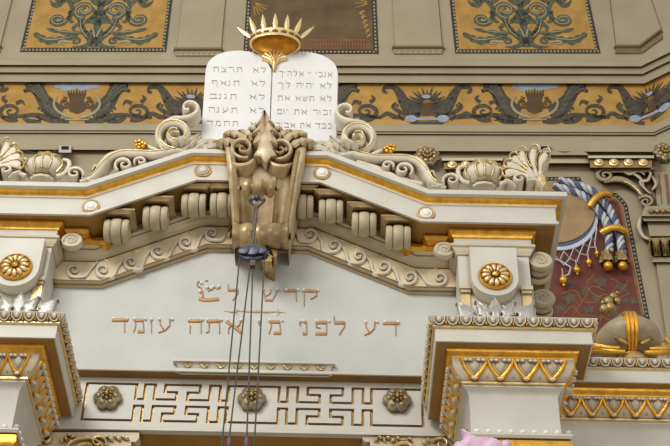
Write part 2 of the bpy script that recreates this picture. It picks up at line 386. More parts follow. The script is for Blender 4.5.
# fret rosettes
def flower(center, normal, r, name='rosette', parent=None, mats=(CREAM, AGOLD), lobes=6, d=.05, asp=1.):
    c = Vector(center); n = Vector(normal).normalized(); t = Vector((0, 0, 1)).cross(n).normalized()*-1; up = n.cross(t)*-1
    up = Vector((0, 0, 1)); 
    m = lambda x, y, h: c+t*x+up*y+n*h
    b = MB(); 
    pts = rosette_pts(0, 0, r, r*asp, lobes, .11, 72)
    domed(b, m, pts, 0, d*.6, d*.4)
    o = b.build(name, mats[0], parent)
    b = MB()
    for i in range(lobes):
        a = 2*pi*i/lobes
        domed(b, m, [(r*.62*cos(a)+r*.24*cos(s), (r*.62*sin(a)+r*.24*sin(s))*asp) for s in [2*pi*k/12 for k in range(12)]], d*.7, d*.8, d*.35)
    for i in range(lobes):
        a = 2*pi*(i+.5)/lobes
        domed(b, m, [(r*.3*cos(a)+r*.15*cos(s), (r*.3*sin(a)+r*.15*sin(s))*asp) for s in [2*pi*k/10 for k in range(10)]], d*.9, d*1.1, d*.3)
    domed(b, m, ellipse(0, 0, r*.17, r*.17*asp, 14), d, d*1.4, d*.3)
    b.build('petals', mats[1], o)
    return o
flbl = ['round six-petalled rosette in the left square of the fret band', 'round six-petalled rosette in the middle of the fret band, behind the ropes', 'round six-petalled rosette in the right square of the fret band']
for i, u in enumerate((108, 252, 397)):
    o = flower(at(u, 399.5+i*1.3, FY), (0, -1, 0), .115, 'rosette', None, (ROSB, AGOLD), 6, .07)
    tag(o, flbl[i], 'rosette', 'rosettes of the fret band')

# wave scrolls in the band ----------------------------------------------
WP = Y(-.06); wm = lambda u, v, h: WP.px(u, v, h)
LW = [(74, 271), (103, 271), (131, 263), (158, 252), (186, 243), (212, 234)]
RW = [(310, 235), (334, 246), (359, 257), (384, 267.5), (410, 278), (440, 279)]
for lst, sg in ((LW, 1), (RW, -1)):
    for i, (u, v) in enumerate(lst):
        nx, ny = lst[i+1] if i+1 < len(lst) and sg > 0 else (u+28, v-6 if i+1 == len(lst) and sg > 0 else v)
        if sg < 0: nx, ny = lst[i-1] if i > 0 else (u-26, v-3)
        s = spiral(u, v, 7.2, 1.2, 60 if sg > 0 else 120, -1.55*sg, .82, 34) if False else spiral(u, v, 7.4, 1.0, -60 if sg > 0 else -120, -1.5*sg*-1*-1, .85, 34)
        tail = [((nx+u)/2+sg*9, (ny+v)/2-8.5), ((nx+u)/2+sg*1, (ny+v)/2+1), (u+sg*10, v+6.5), (u, v+7.5)]
        sp = spiral(u, v, 7.6, 1.2, 90, 1.35*sg, .92, 36)
        b = MB(); stroke(b, wm, smooth(tail[:-1]+[sp[0]], 5)[:-1]+sp, [2, 4.4, 4.2, 3.4, 2.8, 2.2], .034, -.004)
        part(b, 'wave_scroll', ORN)
b = MB()
for lst, sg in ((LW, 1), (RW, -1)):
    for i, (u, v) in enumerate(lst):
        domed(b, wm, [(u+sg*9, v+5), (u+sg*12, v+4), (u+sg*11, v+8)], 0, .012, .01)
        stroke(b, wm, [(u+sg*1, v-12), (u+sg*4, v-9.5), (u+sg*7, v-12)], 1.6, .01, 0)
part(b, 'highlight_dots', PGOLD)  # gold accents in the gaps between the wave scrolls

# modillions --------------------------------------------------------------
def modillion(c, ang=0):
    """scrolled bracket hung under the soffit, c = top centre"""
    o = bpy.data.objects.new('modillion', None); COL.objects.link(o); o.parent = ARK; o.location = Vector(c)-wloc(ARK)
    b = MB(); c = Vector(c)
    # three rolls
    R = .118
    for k, rr in ((-1, .93), (0, 1.), (1, .93)):
        w = .031 if k else .046
        prof = [(R*rr*.55, -w), (R*rr*.9, -w), (R*rr*.975, -w*.7), (R*rr, 0), (R*rr*.975, w*.7), (R*rr*.9, w), (R*rr*.55, w)]
        lathe(b, c+Vector((k*.08, 0, -.135)), (1, 0, 0), prof, 26, 1., 1.)
    lathe(b, c+Vector((0, 0, -.135)), (1, 0, 0), [(R*.62, -.1), (R*.62, .1)], 24)
    b.build('scroll', MODM, o)
    # spiral lines on both cheeks
    b = MB()
    for sx in (-1, 1):
        mm = lambda x, y, h, sx=sx: c+Vector((sx*(.1+h), x, -.135+y))
        stroke(b, mm, spiral(0, 0, R*.66, .01, 0, 1.8, 1., 40), .018, .012, 0)
    b.build('volute_line', STONE, o)
    b = MB()
    vs = []
    for z, e in ((0, .045), (-.012, .045), (-.025, .02), (-.042, 0)):
        vs.append([c+Vector((sx*(.115+e), sy*(.13+e*.6), z)) for sx, sy in ((-1, -1), (1, -1), (1, 1), (-1, 1))])
    b.grid(vs, closeu=True); b.add(vs[0], [(0, 1, 2, 3)]); b.add(vs[-1], [(0, 1, 2, 3)])
    m2 = b.build('cap', BRMID, o)
    return o
def rake_z(x):
    for (a, za), (c, zc) in zip(RAKE, RAKE[1:]):
        if a <= x <= c: return za+(zc-za)*(x-a)/(c-a)
    return zl
for u, v in ((117, 232), (155.5, 222), (194, 208), (223, 203), (301.5, 205), (331, 211), (364, 222), (398, 237)):
    q_ = at(u, v, -.32); x = q_.x
    modillion((x, -.32, rake_z(x)+.005))

# ------------------------------------------------------------------ entablature blocks over the piers
def mx(x): return 2*cx-x
bx0 = at(458, 262, -.34).x; bx1 = at(529, 262, -.34).x
# side return of the main cornice (runs back along the ark's flank)
prof_all = [('top_fillet', CREAM, [(-.3, .322), (0.085, 0.318), (0.1, 0.314), (0.104, 0.3), (0.102, 0.262), (0.092, 0.258), (0.068, 0.256)]),
            ('gilt_moulding', GOLD, [(0.068, 0.256), (0.062, 0.252), (0.05, 0.247), (0.035, 0.244), (0.022, 0.236), (0.015, 0.228), (0.012, 0.222)]),
            ('corona', CREAM, [(.012, .222), (.015, .218), (.015, .205), (.005, .202), (0, .195), (0, .035), (.015, .03), (.015, 0), (-.01, 0)]),
            ('corona_soffit', SOFF, [(-.01, 0), (-.04, .012), (-.6, .012)])]
for nm, mt, pr in prof_all:
    b = MB(); sweep_plan(b, [(XE, -.5), (XE, 1.6)], [(o, zl+n) for o, n in pr])
    # close the mitre with the front run
    b.v = [((v[0]), (v[1] if i >= len(pr) else -.5-pr[i][0]), v[2]) for i, v in enumerate(b.v)]
    part(b, nm, mt)
def block(side):
    f = (lambda x: x) if side > 0 else mx
    x0, x1 = (bx0, bx1) if side > 0 else (mx(bx1)-1.0, mx(bx0))
    path = [(x0, 0), (x0, -.34), (x1, -.34), (x1, 1.6 if side > 0 else 0)]
    z = zl+.01
    for nm, mt, pr in (('gilt_bed_moulding', GOLD, [(.08, 0.0), (.078, -.025), (.062, -.04), (.048, -.055), (.042, -.075), (.03, -.08)]),
                       ('fascia', CREAM, [(.03, -.08), (.03, -.16)]),
                       ('block_moulding', STONE, [(.03, -.158), (.06, -.16), (.06, -.185), (.042, -.195), (.035, -.22), (.02, -.235), (.015, -.255), (0, -.262)]),
                       ('block_body', CREAM, [(0, -.25), (0, -1.3)])):
        b = MB(); sweep_plan(b, path, [(o, z+n) for o, n in pr]); part(b, nm, mt)
    # gilt steps beside the block
    b = MB(); xs_ = x1 if side < 0 else x0; d = -1 if side > 0 else 1
    for w, hh, zz in ((.17, .3, -.055), (.36, .2, -.10)):
        xa_, xb_ = sorted((xs_+d*.1, xs_+d*(.1+w)))
        sweep_plan(b, [(xa_, 0), (xa_, -hh), (xb_, -hh), (xb_, 0)], [(.03, z+zz+.05), (.03, z+zz+.03), (.01, z+zz+.01), (0, z+zz)])
        box(b, xa_+.005, xb_-.005, -hh+.005, 0, z+zz-.0, z+.0)
    part(b, 'gilt_step_moulding', GOLD)
    # tongue with drum and rosette
    cxb = (at(495, 277, -.475) if side > 0 else at(15, 270, -.475)).x; cxm = (bx0+bx1)/2; cxm = cxm if side > 0 else mx(cxm)
    zc = at(494, 277, -.475).z; R = .205
    pl = Plane((cxb, -.34, 0)); mm = lambda x, y, h: pl.w(x, y, h)
    b = MB()
    pts = [(-R, z-.27), (R, z-.27)] + [(R*cos(a), zc+R*sin(a)) for a in [-pi*k/24 for k in range(25)]]
    poly(b, mm, pts, -.02, .135)
    part(b, 'rounded_tongue', CREAM)
    o = flower_boss((cxb, -.475, zc), .145)
    # little capitals and gilt strips at both sides of the tongue
    hwb = (bx1-bx0)/2
    pl = Plane((cxm, -.34, 0))
    for s in (-1, 1):
        b = MB(); pbox(b, pl, s*(hwb-.05)-.055, s*(hwb-.05)+.055, zc-.06, zc-.02, 0, .05); pbox(b, pl, s*(hwb-.05)-.045, s*(hwb-.05)+.045, zc-.09, zc-.06, 0, .035); part(b, 'small_cap', STONE)
        b = MB(); pbox(b, pl, s*(hwb-.05)-.04, s*(hwb-.05)+.04, zc-.6, zc-.09, 0, .015); part(b, 'gilt_strip', PGOLD)
def flower_boss(c, r):
    c = Vector(c); m = lambda x, y, h: c+Vector((x, -h, y))
    o = bpy.data.objects.new('gilt_rosette', None); COL.objects.link(o); o.parent = ARK; o.location = c-wloc(ARK)
    b = MB(); lathe(b, c, (0, -1, 0), [(r, -.01), (r, .02), (r*.9, .035), (r*.82, .02)], 36); lathe(b, c, (0, -1, 0), [(r*.2, .02), (r*.19, .05), (r*.1, .062), (0.0001, .064)], 20); b.build('ring', GOLD, o)
    b = MB()
    for i in range(12):
        a = 2*pi*i/12+.1; pts = []
        for k in range(14):
            t = 2*pi*k/14; ll = r*.54+r*.33*cos(t); ww = r*.17*sin(t)*(1.0+.4*cos(t))
            pts.append((ll*cos(a)-ww*sin(a), ll*sin(a)+ww*cos(a)))
        domed(b, m, pts, 0, .025, .03)
    b.build('petal', PGOLD, o)
    b = MB(); lathe(b, c, (0, -1, 0), [(r*.85, -.01), (r*.85, .018)], 30); b.build('ground', BRDARK, o)
    return o
block(1); block(-1)
# flank modillions seen end-on beyond the block
def flank_scroll(u, v, y, r, n=3):
    c = at(u, v, y); b = MB()
    for k, rr in ((0, 1), (.09, .85), (.18, 1))[:n]:
        lathe(b, c+Vector((0, k, 0)), (0, 1, 0), [(r*rr*.5, -.035), (r*rr*.9, -.035), (r*rr, -.015), (r*rr, .015), (r*rr*.9, .035), (r*rr*.5, .035)], 24, 1.15, 1)
    mm = lambda x, z, h: c+Vector((x, -.03-h, z))
    stroke(b, mm, spiral(0, 0, r*.8, .008, 200, -1.7, 1., 36), .018, .014, 0)
    if n > 1: b.add([c+Vector((-.4, .0, -.03)), c+Vector((0, .0, -.03)), c+Vector((0, .2, -.03)), c+Vector((-.4, .2, -.03)), c+Vector((-.4, .0, .08)), c+Vector((0, .0, .08)), c+Vector((0, .2, .08)), c+Vector((-.4, .2, .08))],
          [(0,1,2,3),(4,5,6,7),(0,1,5,4),(1,2,6,5),(2,3,7,6)])
    part(b, 'flank_modillion', STONE)
flank_scroll(540, 262, -.28, .1); flank_scroll(543, 299, .25, .1)
flank_scroll(72, 242, -.3, .088, 1); flank_scroll(444.5, 251, -.3, .088, 1)

# bosses on the corona --------------------------------------------------
for u, v in ((91, 207), (203, 171), (322, 173.5), (426, 214)):
    c = at(u, v, -.5); b = MB(); lathe(b, c, (0, -1, 0), [(.08, 0), (.08, .012), (.07, .022), (.06, .012)], 24); o = part(b, 'boss', PGOLD)
    b = MB(); lathe(b, c, (0, -1, 0), [(.06, .0), (.056, .02), (.048, .024), (.043, .018), (.036, .03), (.02, .036), (.0001, .037)], 24); b.build('boss_button', PEARL if u != 203 else CREAM, o)

# ------------------------------------------------------------------ keystone bracket
KEY = empty('keystone_bracket', at(260, 246, -.2), 'tall bronze-toned scrolled bracket crowned with acanthus at the peak of the gable', 'bracket')
rows_px = [(141, 224, 308, .60), (150, 225.5, 305.5, .66), (160, 226.5, 303, .68), (172, 228, 300.5, .66), (185, 229, 298, .60), (200, 230.5, 295.5, .52), (215, 231.5, 293, .44), (230, 232.5, 290.5, .36), (244, 234, 288.5, .30)]
rows_px = smooth(rows_px, 5)
cs = [(0, -1), (0, 0), (.03, .02), (.09, .02), (.12, 0), (.14, -.05), (.2, -.055), (.235, -.10), (.28, -.115), (.325, -.10), (.34, -.045), (.37, -.045), (.41, -.10), (.5, -.12), (.59, -.10), (.63, -.045), (.66, -.045), (.675, -.10), (.72, -.115), (.765, -.10), (.8, -.055), (.86, -.05), (.88, 0), (.91, .02), (.97, .02), (1, 0), (1, -1)]
b = MB(); R_ = []
for v, ul, ur, h in rows_px:
    pl = Y(-h); a = pl.px(ul, v); c = pl.px(ur, v); flt = min(1, max(0, (v-165)/25))
    zz = (a.z+c.z)/2; rr = []
    for t, d in cs:
        if d == -1: rr.append(Vector((a.x+(c.x-a.x)*t, 0, zz)))
        else:
            dd = d if (t <= .13 or t >= .87) else (-.05+(d+.05)*flt)
            rr.append(Vector((a.x+(c.x-a.x)*t, -h-dd, zz)))
    R_.append(rr)
b.grid(R_); b.add(R_[0], [tuple(range(len(R_[0])))]); b.build('body', BRONZE, KEY, ang=50)
for ix in (3, -4):
    b = MB(); tube(b, [r_[ix]+Vector((0, -.004, 0)) for r_ in R_[6:]], .02, 6); b.build('gilt_edge', BRMID, KEY)
kp = Y(-.66); km = lambda u, v, h: kp.px(u, v, h)
for cu, cv, sg in ((243.5, 151, 1), (279.8, 152, -1)):
    b = MB(); sp = spiral(cu, cv, 14, 1.8, 70 if sg > 0 else 110, 1.6*sg*1, .82, 44)
    pre = [(cu+sg*20, cv-3), (cu+sg*15, cv+4), (cu+sg*9, cv+9)]
    stroke(b, km, sp, [5, 5.4, 4.6, 3.8, 3, 2.6], .09, -.02, back=-.1)
    b.build('volute', BRONZE, KEY)
    b = MB(); stroke(b, km, smooth([(cu-sg*14, cv+13), (cu-sg*6, cv+18), (cu+sg*5, cv+17), (cu+sg*13, cv+11)]), [2, 6, 7, 4], .09, -.02, back=-.1); b.build('volute_lip', BRONZE, KEY)
def leaf(mb, m, line, W, lobes, h0, h1, dome, sharp=.3):
    """lobed acanthus leaf along a centre line"""
    L = smooth(line, 8); n = len(L); left = []; right = []
    rows = []
    for i, (x, y) in enumerate(L):
        t = i/(n-1); a = L[max(i-1, 0)]; c = L[min(i+1, n-1)]; dx, dy = c[0]-a[0], c[1]-a[1]; l = hypot(dx, dy) or 1; nx, ny = -dy/l, dx/l
        w = W*(sin(pi*min(1, t*.92+.1))**.7)*(1-sharp*((t*lobes) % 1.0)) if t < 1 else .02
        up = h1+dome*sin(pi*t)
        rows.append([m(x-nx*w, y-ny*w, h0), m(x-nx*w, y-ny*w, up*.6), m(x-nx*w*.5, y-ny*w*.5, up), m(x, y, up*.75), m(x+nx*w*.5, y+ny*w*.5, up), m(x+nx*w, y+ny*w, up*.6), m(x+nx*w, y+ny*w, h0)])
    mb.grid(rows)
b = MB(); leaf(b, km, [(265, 160), (265.5, 150), (265.5, 140), (265.3, 130), (265, 116.5)], 13.5, 4, 0, .09, .05, .42); b.build('centre_leaf', BRONZE, KEY)
b = MB(); domed(b, km, [(257, 138), (274, 138), (272, 148), (273, 157), (277, 163), (271, 164), (266, 171), (261, 164), (254, 163), (258, 157), (259, 148)], 0, .1, .03); b.build('leaf_tongue', BRONZE, KEY)
for sg in (1, -1):
    k = lambda u: 265.3-sg*(265.3-u)
    for nm, line, W in (('side_leaf', [(259, 144), (252, 138), (245, 134), (238, 130)], 5), ('side_leaf', [(252, 145), (242, 138), (232, 134), (223, 134)], 5), ('side_leaf', [(246, 150), (234, 144), (225, 142), (216, 141)], 4.4), ('side_leaf', [(260, 140), (256, 133), (251, 130), (247, 132)], 4)):
        b = MB(); leaf(b, km, [(k(u), v+1) for u, v in line], W*.92, 4, -.08, .015, .04, .45); b.build(nm, BRONZE, KEY)
c = at(258.5, 188.5, -.84); b = MB()
lathe(b, c, (1, 0, 0), [(.0001, -.2), (.012, -.185), (.03, -.165), (.012, -.15), (.05, -.145), (.078, -.125), (.085, -.095), (.055, -.06), (.058, -.052), (.095, -.03), (.095, .03), (.058, .052), (.055, .06), (.085, .095), (.078, .125), (.05, .145), (.012, .15), (.03, .165), (.012, .185), (.0001, .2)], 24); b.build('turned_roll', BRMID, KEY)
c = at(260.5, 236, -.36); b = MB(); W2 = (at(289, 236, -.36).x-at(232, 236, -.36).x)/2
pr = [(.0001, -W2-.05), (.025, -W2-.035), (.035, -W2-.02), (.02, -W2), (.085, -W2+.005)]
for i in range(25):
    t = -1+2*i/24; pr.append((.1+.022*abs(cos(2.0*pi*t)), t*(W2-.01)))
pr += [(.085, W2-.005), (.02, W2), (.035, W2+.02), (.025, W2+.035), (.0001, W2+.05)]
lathe(b, c, (1, 0, 0), pr, 28); b.build('foot_roll', BRMID, KEY)
# small gilt bracket under it, beside the pulley
b = MB(); hp = Y(-.3); hm = lambda u, v, h: hp.px(u, v, h)
stroke(b, hm, [(262, 247), (268, 256), (274, 259)], [5, 3, 2], .04, 0, back=-.3); poly(b, hm, [(263, 259), (272, 259), (272, 264), (263, 264)], -.1, .04); poly(b, hm, [(270, 248), (277, 247), (277, 257), (274, 258)], -.1, .02); b.build('foot_bracket', AGOLD, KEY)

# ------------------------------------------------------------------ hook, pulley and ropes
HOOK = empty('pulley_hook', at(253, 262, -.95), 'dark steel hook and pulley block hanging in front of the keystone bracket', 'pulley')
hq = Y(-.95); H2 = lambda u, v: hq.px(u, v)
b = MB()
for sg in (-1, 1): tube(b, [H2(257, 199), H2(257+sg*4, 199.5), H2(257+sg*6.5, 202), H2(257+sg*3, 205), H2(257, 208)], .011)
ball(b, H2(257, 198), .03); ball(b, H2(250.5, 200), .02); ball(b, H2(263.5, 200), .02); b.build('eye_hook', STEEL, HOOK)
b = MB(); tube(b, [H2(256.5, 206), H2(256, 214), H2(255, 224), H2(254, 234), H2(252, 246)], .013)
tube(b, [H2(254.5, 206), H2(253.8, 216), H2(253.6, 226), H2(254.6, 233)], .01)
tube(b, [H2(251.5, 231), H2(253.5, 236), H2(255.5, 240), H2(254.5, 246)], .012); b.build('shackle_bar', IRON, HOOK)
b = MB()
for du, r in ((-8.5, .052), (0, .066), (8.5, .052)):
    lathe(b, H2(252.5+du, 254)+Vector((0, -.06, 0)), (.15, 1, 0), [(.001, 0), (r*.5, 0), (r*.9, .005), (r, .02), (r*.8, .045), (r*.8, .06), (r, .08), (r*.9, .1), (.001, .1)], 20, 1.0, .8)
b.build('pulley_wheel', STEEL, HOOK)
b = MB(); poly(b, lambda u, v, h: hq.px(u, v, h), [(249, 246), (256, 246), (259, 250), (265, 252), (265, 258), (258, 261), (246, 261), (240, 258), (240, 252), (246, 250)], 0, .03); b.build('pulley_block', STEEL, HOOK)
b = MB(); box(b, *(lambda p: (p.x-.02, p.x+.02, p.y-.03, p.y+.03, p.z-.06, p.z))(H2(253, 262))); b.build('rope_guide', IRON, HOOK)
for i, (u0, v0, u1, v1, y1, lb) in enumerate(((239.5, 259, 220.5, 460, -.93, 'thin grey rope hanging from the pulley, farthest from the pink petals'), (250.5, 262, 226.5, 460, -.93, 'thin grey rope hanging from the pulley, second of four, slanting across its neighbour'),
                              (253, 262, 246, 460, -.93, 'thin grey rope hanging from the pulley, third of four, over the middle rosette'), (264.5, 258, 253.5, 460, -.93, 'thin grey rope hanging from the pulley, on the side nearest the pink petals'))):
    p0 = H2(u0, v0); p1 = at(u1, v1, y1); b = MB()
    tube(b, [p0+(p1-p0)*k/12 for k in range(13)], .0065, 6); o = b.build('rope', ROPE); tag(o, lb, 'rope', 'ropes below the pulley')
    if i in (1, 2):
        for vv in (438,):
            p = p0+(p1-p0)*((vv-v0)/(v1-v0)); b = MB(); lathe(b, p+Vector((0, 0, -.12)), (0, 0, 1), [(.008, .02), (.017, .035), (.017, .08), (.009, .1), (.008, .11)], 12); b.build('rope_ferrule', PURP, o)

# ------------------------------------------------------------------ lettering
G_ = {  # strokes in a unit box, y up, (points, width)
 'alef': [([(.02, .98), (.35, .55), (.78, .04)], .17), ([(.72, .98), (.66, .62), (.5, .45)], .11), ([(.12, .02), (.12, .35), (.27, .6)], .11)],
 'bet': [([(.02, .9), (.62, .9)], .18), ([(.6, .9), (.6, .1)], .08), ([(-.02, .08), (.78, .08)], .17)],
 'gimel': [([(.1, .9), (.42, .9)], .18), ([(.4, .9), (.42, .05)], .1), ([(.4, .3), (.08, .04)], .12)],
 'dalet': [([(.0, .9), (.78, .9)], .18), ([(.62, .85), (.62, .0)], .07)],
 'he': [([(.0, .9), (.7, .9)], .18), ([(.68, .9), (.68, .0)], .08), ([(.12, .55), (.1, .02)], .09)],
 'vav': [([(.05, .9), (.25, .9)], .18), ([(.24, .9), (.24, .0)], .08)],
 'zayin': [([(.0, .92), (.4, .88)], .18), ([(.2, .9), (.2, .0)], .09)],
 'chet': [([(.0, .9), (.7, .9)], .18), ([(.68, .9), (.68, .0)], .08), ([(.1, .9), (.1, .02)], .08)],
 'yod': [([(.05, .9), (.24, .9)], .18), ([(.23, .9), (.2, .6)], .08)],
 'kaf': [([(.05, .9), (.58, .9)], .18), ([(.58, .9), (.6, .1)], .08), ([(.02, .08), (.6, .08)], .17)],
 'fkaf': [([(.0, .9), (.62, .9)], .18), ([(.6, .9), (.6, -.35)], .08)],
 'lamed': [([(.06, 1.3), (.06, .9)], .08), ([(.06, .9), (.62, .9)], .18), ([(.62, .86), (.6, .6), (.32, .02)], .08)],
 'mem': [([(.1, .9), (.6, .9)], .18), ([(.6, .9), (.66, .1)], .08), ([(.3, .08), (.66, .08)], .17), ([(.08, .95), (.18, .55), (.04, .02)], .08)],
 'fmem': [([(.02, .9), (.66, .9)], .18), ([(.64, .9), (.64, .1)], .08), ([(.1, .08), (.66, .08)], .17), ([(.1, .9), (.1, .05)], .08)],
 'nun': [([(.15, .9), (.38, .9)], .18), ([(.37, .9), (.38, .1)], .08), ([(.02, .08), (.4, .08)], .17)],
 'ayin': [([(.62, .95), (.6, .5), (.38, .2), (.02, .02)], .12), ([(.08, .95), (.12, .6), (.3, .25)], .11)],
 'pe': [([(.02, .9), (.62, .9)], .18), ([(.62, .9), (.62, .1)], .08), ([(.02, .08), (.62, .08)], .17), ([(.08, .9), (.08, .5), (.3, .46)], .09)],
 'fpe': [([(.02, .9), (.62, .9)], .18), ([(.62, .9), (.62, -.35)], .08), ([(.08, .9), (.08, .5), (.3, .46)], .09)],
 'tsadi': [([(.04, .98), (.35, .6), (.66, .06)], .13), ([(.68, .98), (.6, .6), (.42, .5)], .1), ([(.0, .07), (.7, .07)], .17)],
 'qof': [([(.02, .9), (.7, .9)], .18), ([(.68, .9), (.66, .45), (.4, .2)], .1), ([(.1, .6), (.1, -.4)], .07)],
 'resh': [([(.0, .9), (.62, .9)], .18), ([(.62, .88), (.64, .0)], .07)],
 'shin': [([(.06, .95), (.16, .12), (.5, .08), (.8, .95)], .1), ([(.44, .95), (.4, .6), (.2, .4)], .09), ([(.14, .1), (.52, .08)], .16)],
 'tav': [([(.04, .9), (.68, .9)], .18), ([(.66, .9), (.66, .0)], .08), ([(.16, .9), (.14, .12), (.0, .06)], .11)],
}
def letter(mb, m, name, u0, u1, v0, v1, bulge=.012, thin=1.):
    """one character between u0..u1 (pixels of the wall plane), cap line v0, base line v1"""
    H = v1-v0; W = (u1-u0)/.78
    for pts, w in G_[name]:
        w = w*1.45 if w > .15 and bulge > .01 else w*.9
        stroke(mb, m, [(u0+x*W, v1-(min(y, .86) if w > .2 and y < 1 else y)*H) for x, y in pts], w*H*thin, bulge, 0)
TPm = Y(0); tm = lambda u, v, h: TPm.px(u, v, h)
def yy(u): return .012*(u-255)
line2 = [('dalet', 112, 128), ('mem', 133, 146), ('vav', 150, 155), ('ayin', 158, 173), ('he', 188, 203), ('tav', 206, 222), ('alef', 226, 242), ('yod', 258, 263), ('mem', 268, 283), ('yod', 299, 303), ('nun', 302.5, 311), ('pe', 315, 329.5), ('lamed', 333, 348), ('ayin', 364, 377.5), ('dalet', 383, 399)]
line1 = [('shin', 262, 278), ('resh', 284.5, 299), ('qof', 302, 319), ('lamed', 227, 241)]
n_ = 0
for line, v0, v1 in ((line2, 320, 334.5), (line1, 289, 301.5)):
    for nm, u0, u1 in line:
        b = MB(); letter(b, tm, nm, u0, u1, v0+yy(u0), v1+yy(u0), .014, .92); o = part(b, 'letter', LET)
        if n_ < 40:
            g = MB(); uu, vv = u0+1.5, v0+yy(u0)+1
            if nm != 'lamed': 
                for du in ((0, (u1-u0)*.85) if u1-u0 > 9 else (0,)): ball(g, tm(uu+du, vv, .012), .014, 6)
                g.build('highlight_dot', PEARL, o)
        n_ += 1
b = MB()   # flourished last character of the upper line
for pts, w in (([(202, 283), (198, 283), (197.5, 287), (201, 289), (203, 295), (202.5, 299)], 1.5), ([(199, 299.5), (206, 301), (219, 300)], 3.8), ([(207, 287), (211, 290.5), (208, 292)], 1.6), ([(213, 287), (218, 290), (220, 286)], 1.6), ([(205, 282), (208, 281.5)], 1.2)):
    stroke(b, tm, smooth([(u, v-.7) for u, v in pts], 5), w, .012, 0)
o = part(b, 'letter', LET); g = MB()
for u, v in ((207, 288), (213, 287.5), (219, 287), (200, 292), (201.5, 283.5), (211, 289)): ball(g, tm(u, v, .012), .016, 6)
g.build('highlight_dot', PEARL, o)
b = MB(); stroke(b, tm, [(224, 311), (232, 312.3), (240, 311.2), (250, 312), (258, 311.8), (266, 312.5), (275, 312), (286, 313)], [.5, 2, 1, 2.2, 3, 2, 1.4, .5], .012, 0)
stroke(b, tm, [(277, 309), (280, 312.5), (277, 316)], [.6, 1.6, .6], .01, 0); stroke(b, tm, [(238, 309.5), (235, 312), (238, 315)], [.6, 1.4, .6], .01, 0); part(b, 'flourish_line', LETG)

# ------------------------------------------------------------------ tablets of the law
TAB = empty('law_tablets', at(270, 138, -.32), 'white round-topped pair of stone tablets with lines of Hebrew under the gilt crown', 'tablets')
tp = Y(-.3); tb = lambda u, v, h: tp.px(u, v, h)
Lt = [(200.5, 146), (205.3, 76), (207, 67), (212, 60.5), (220, 56), (230, 53.6), (240, 53), (251, 54.5), (260, 58.5), (267, 64), (271, 71), (271.8, 78), (269, 146)]
Rt = [(269.6, 146), (272.3, 78), (272.8, 72), (276.5, 65), (283, 59.5), (292, 56), (303, 54.5), (313, 55.2), (323, 58), (331, 62.5), (336.5, 69), (338.3, 77), (336.6, 146)]
for pts, in ((Lt,), (Rt,)):
    b = MB(); pp = pts[:2]+smooth(pts[1:-1], 4)[1:-1]+pts[-2:]
    n = len(pp); c_ = (sum(p[0] for p in pp)/n, sum(p[1] for p in pp)/n)
    rr = [[tb(c_[0]+(x-c_[0])*s, c_[1]+(y-c_[1])*s, h) for x, y in pp] for s, h in ((1, -.12), (1, .02), (.985, .035))]
    b.grid(rr, closeu=True); b.add(rr[-1], [tuple(range(n))]); b.add(rr[0], [tuple(range(n))]); o = b.build('tablet', MARBLE, TAB)
    RT = [[('fkaf',), ()]]
    rows = ([(76, [('alef', 0), ('nun', 0), ('kaf', 0), ('yod', 0), (' ', 0), ('yod', 0), ('yod', 0), (' ', 0), ('alef', 0), ('lamed', 0), ('he', 0), ('yod', 0), ('fkaf', 0)]),
             (87.5, ['lamed', 'alef', ' ', 'yod', 'he', 'yod', 'he', ' ', 'lamed', 'fkaf']), (100.5, ['lamed', 'alef', ' ', 'tav', 'shin', 'alef', ' ', 'alef', 'tav']),
             (114, ['zayin', 'kaf', 'vav', 'resh', ' ', 'alef', 'tav', ' ', 'yod', 'vav', 'fmem']), (127.5, ['kaf', 'bet', 'dalet', ' ', 'alef', 'tav', ' ', 'alef', 'bet', 'yod', 'fkaf'])] if pts is Rt else
            [(73, ['lamed', 'alef', ' ', ' ', 'tav', 'resh', 'tsadi', 'chet']), (86.5, ['lamed', 'alef', ' ', ' ', 'tav', 'nun', 'alef', 'fpe']), (100, ['lamed', 'alef', ' ', ' ', 'tav', 'gimel', 'nun', 'bet']),
             (113.5, ['lamed', 'alef', ' ', ' ', 'tav', 'ayin', 'nun', 'he']), (127, ['lamed', 'alef', ' ', ' ', 'tav', 'chet', 'mem', 'dalet'])])
    tm2 = lambda u, v, h: tp.px(u, v, .036+h)
    for vv, chars in rows:
        chars = [c if isinstance(c, str) else c[0] for c in chars]
        cw = [{'yod': .4, 'vav': .4, 'nun': .55, 'zayin': .5, 'gimel': .6, ' ': .55}.get(c, 1) for c in chars]
        if pts is Rt: ur, ul = 332.5, 278-(vv-76)*.06
        else: ur, ul = 267-(vv-73)*.03, 212-(vv-73)*.12
        k = (ur-ul)/sum(cw); u = ur; b = MB(); H = 5.2
        for c, w in zip(chars, cw):
            if c != ' ': letter(b, tm2, c, u-w*k*.82, u-w*k*.05, vv-H/2+(u-270)*.02, vv+H/2+(u-270)*.02, .006, .75)
            u -= w*k
        b.build('lettering', LETT, o)

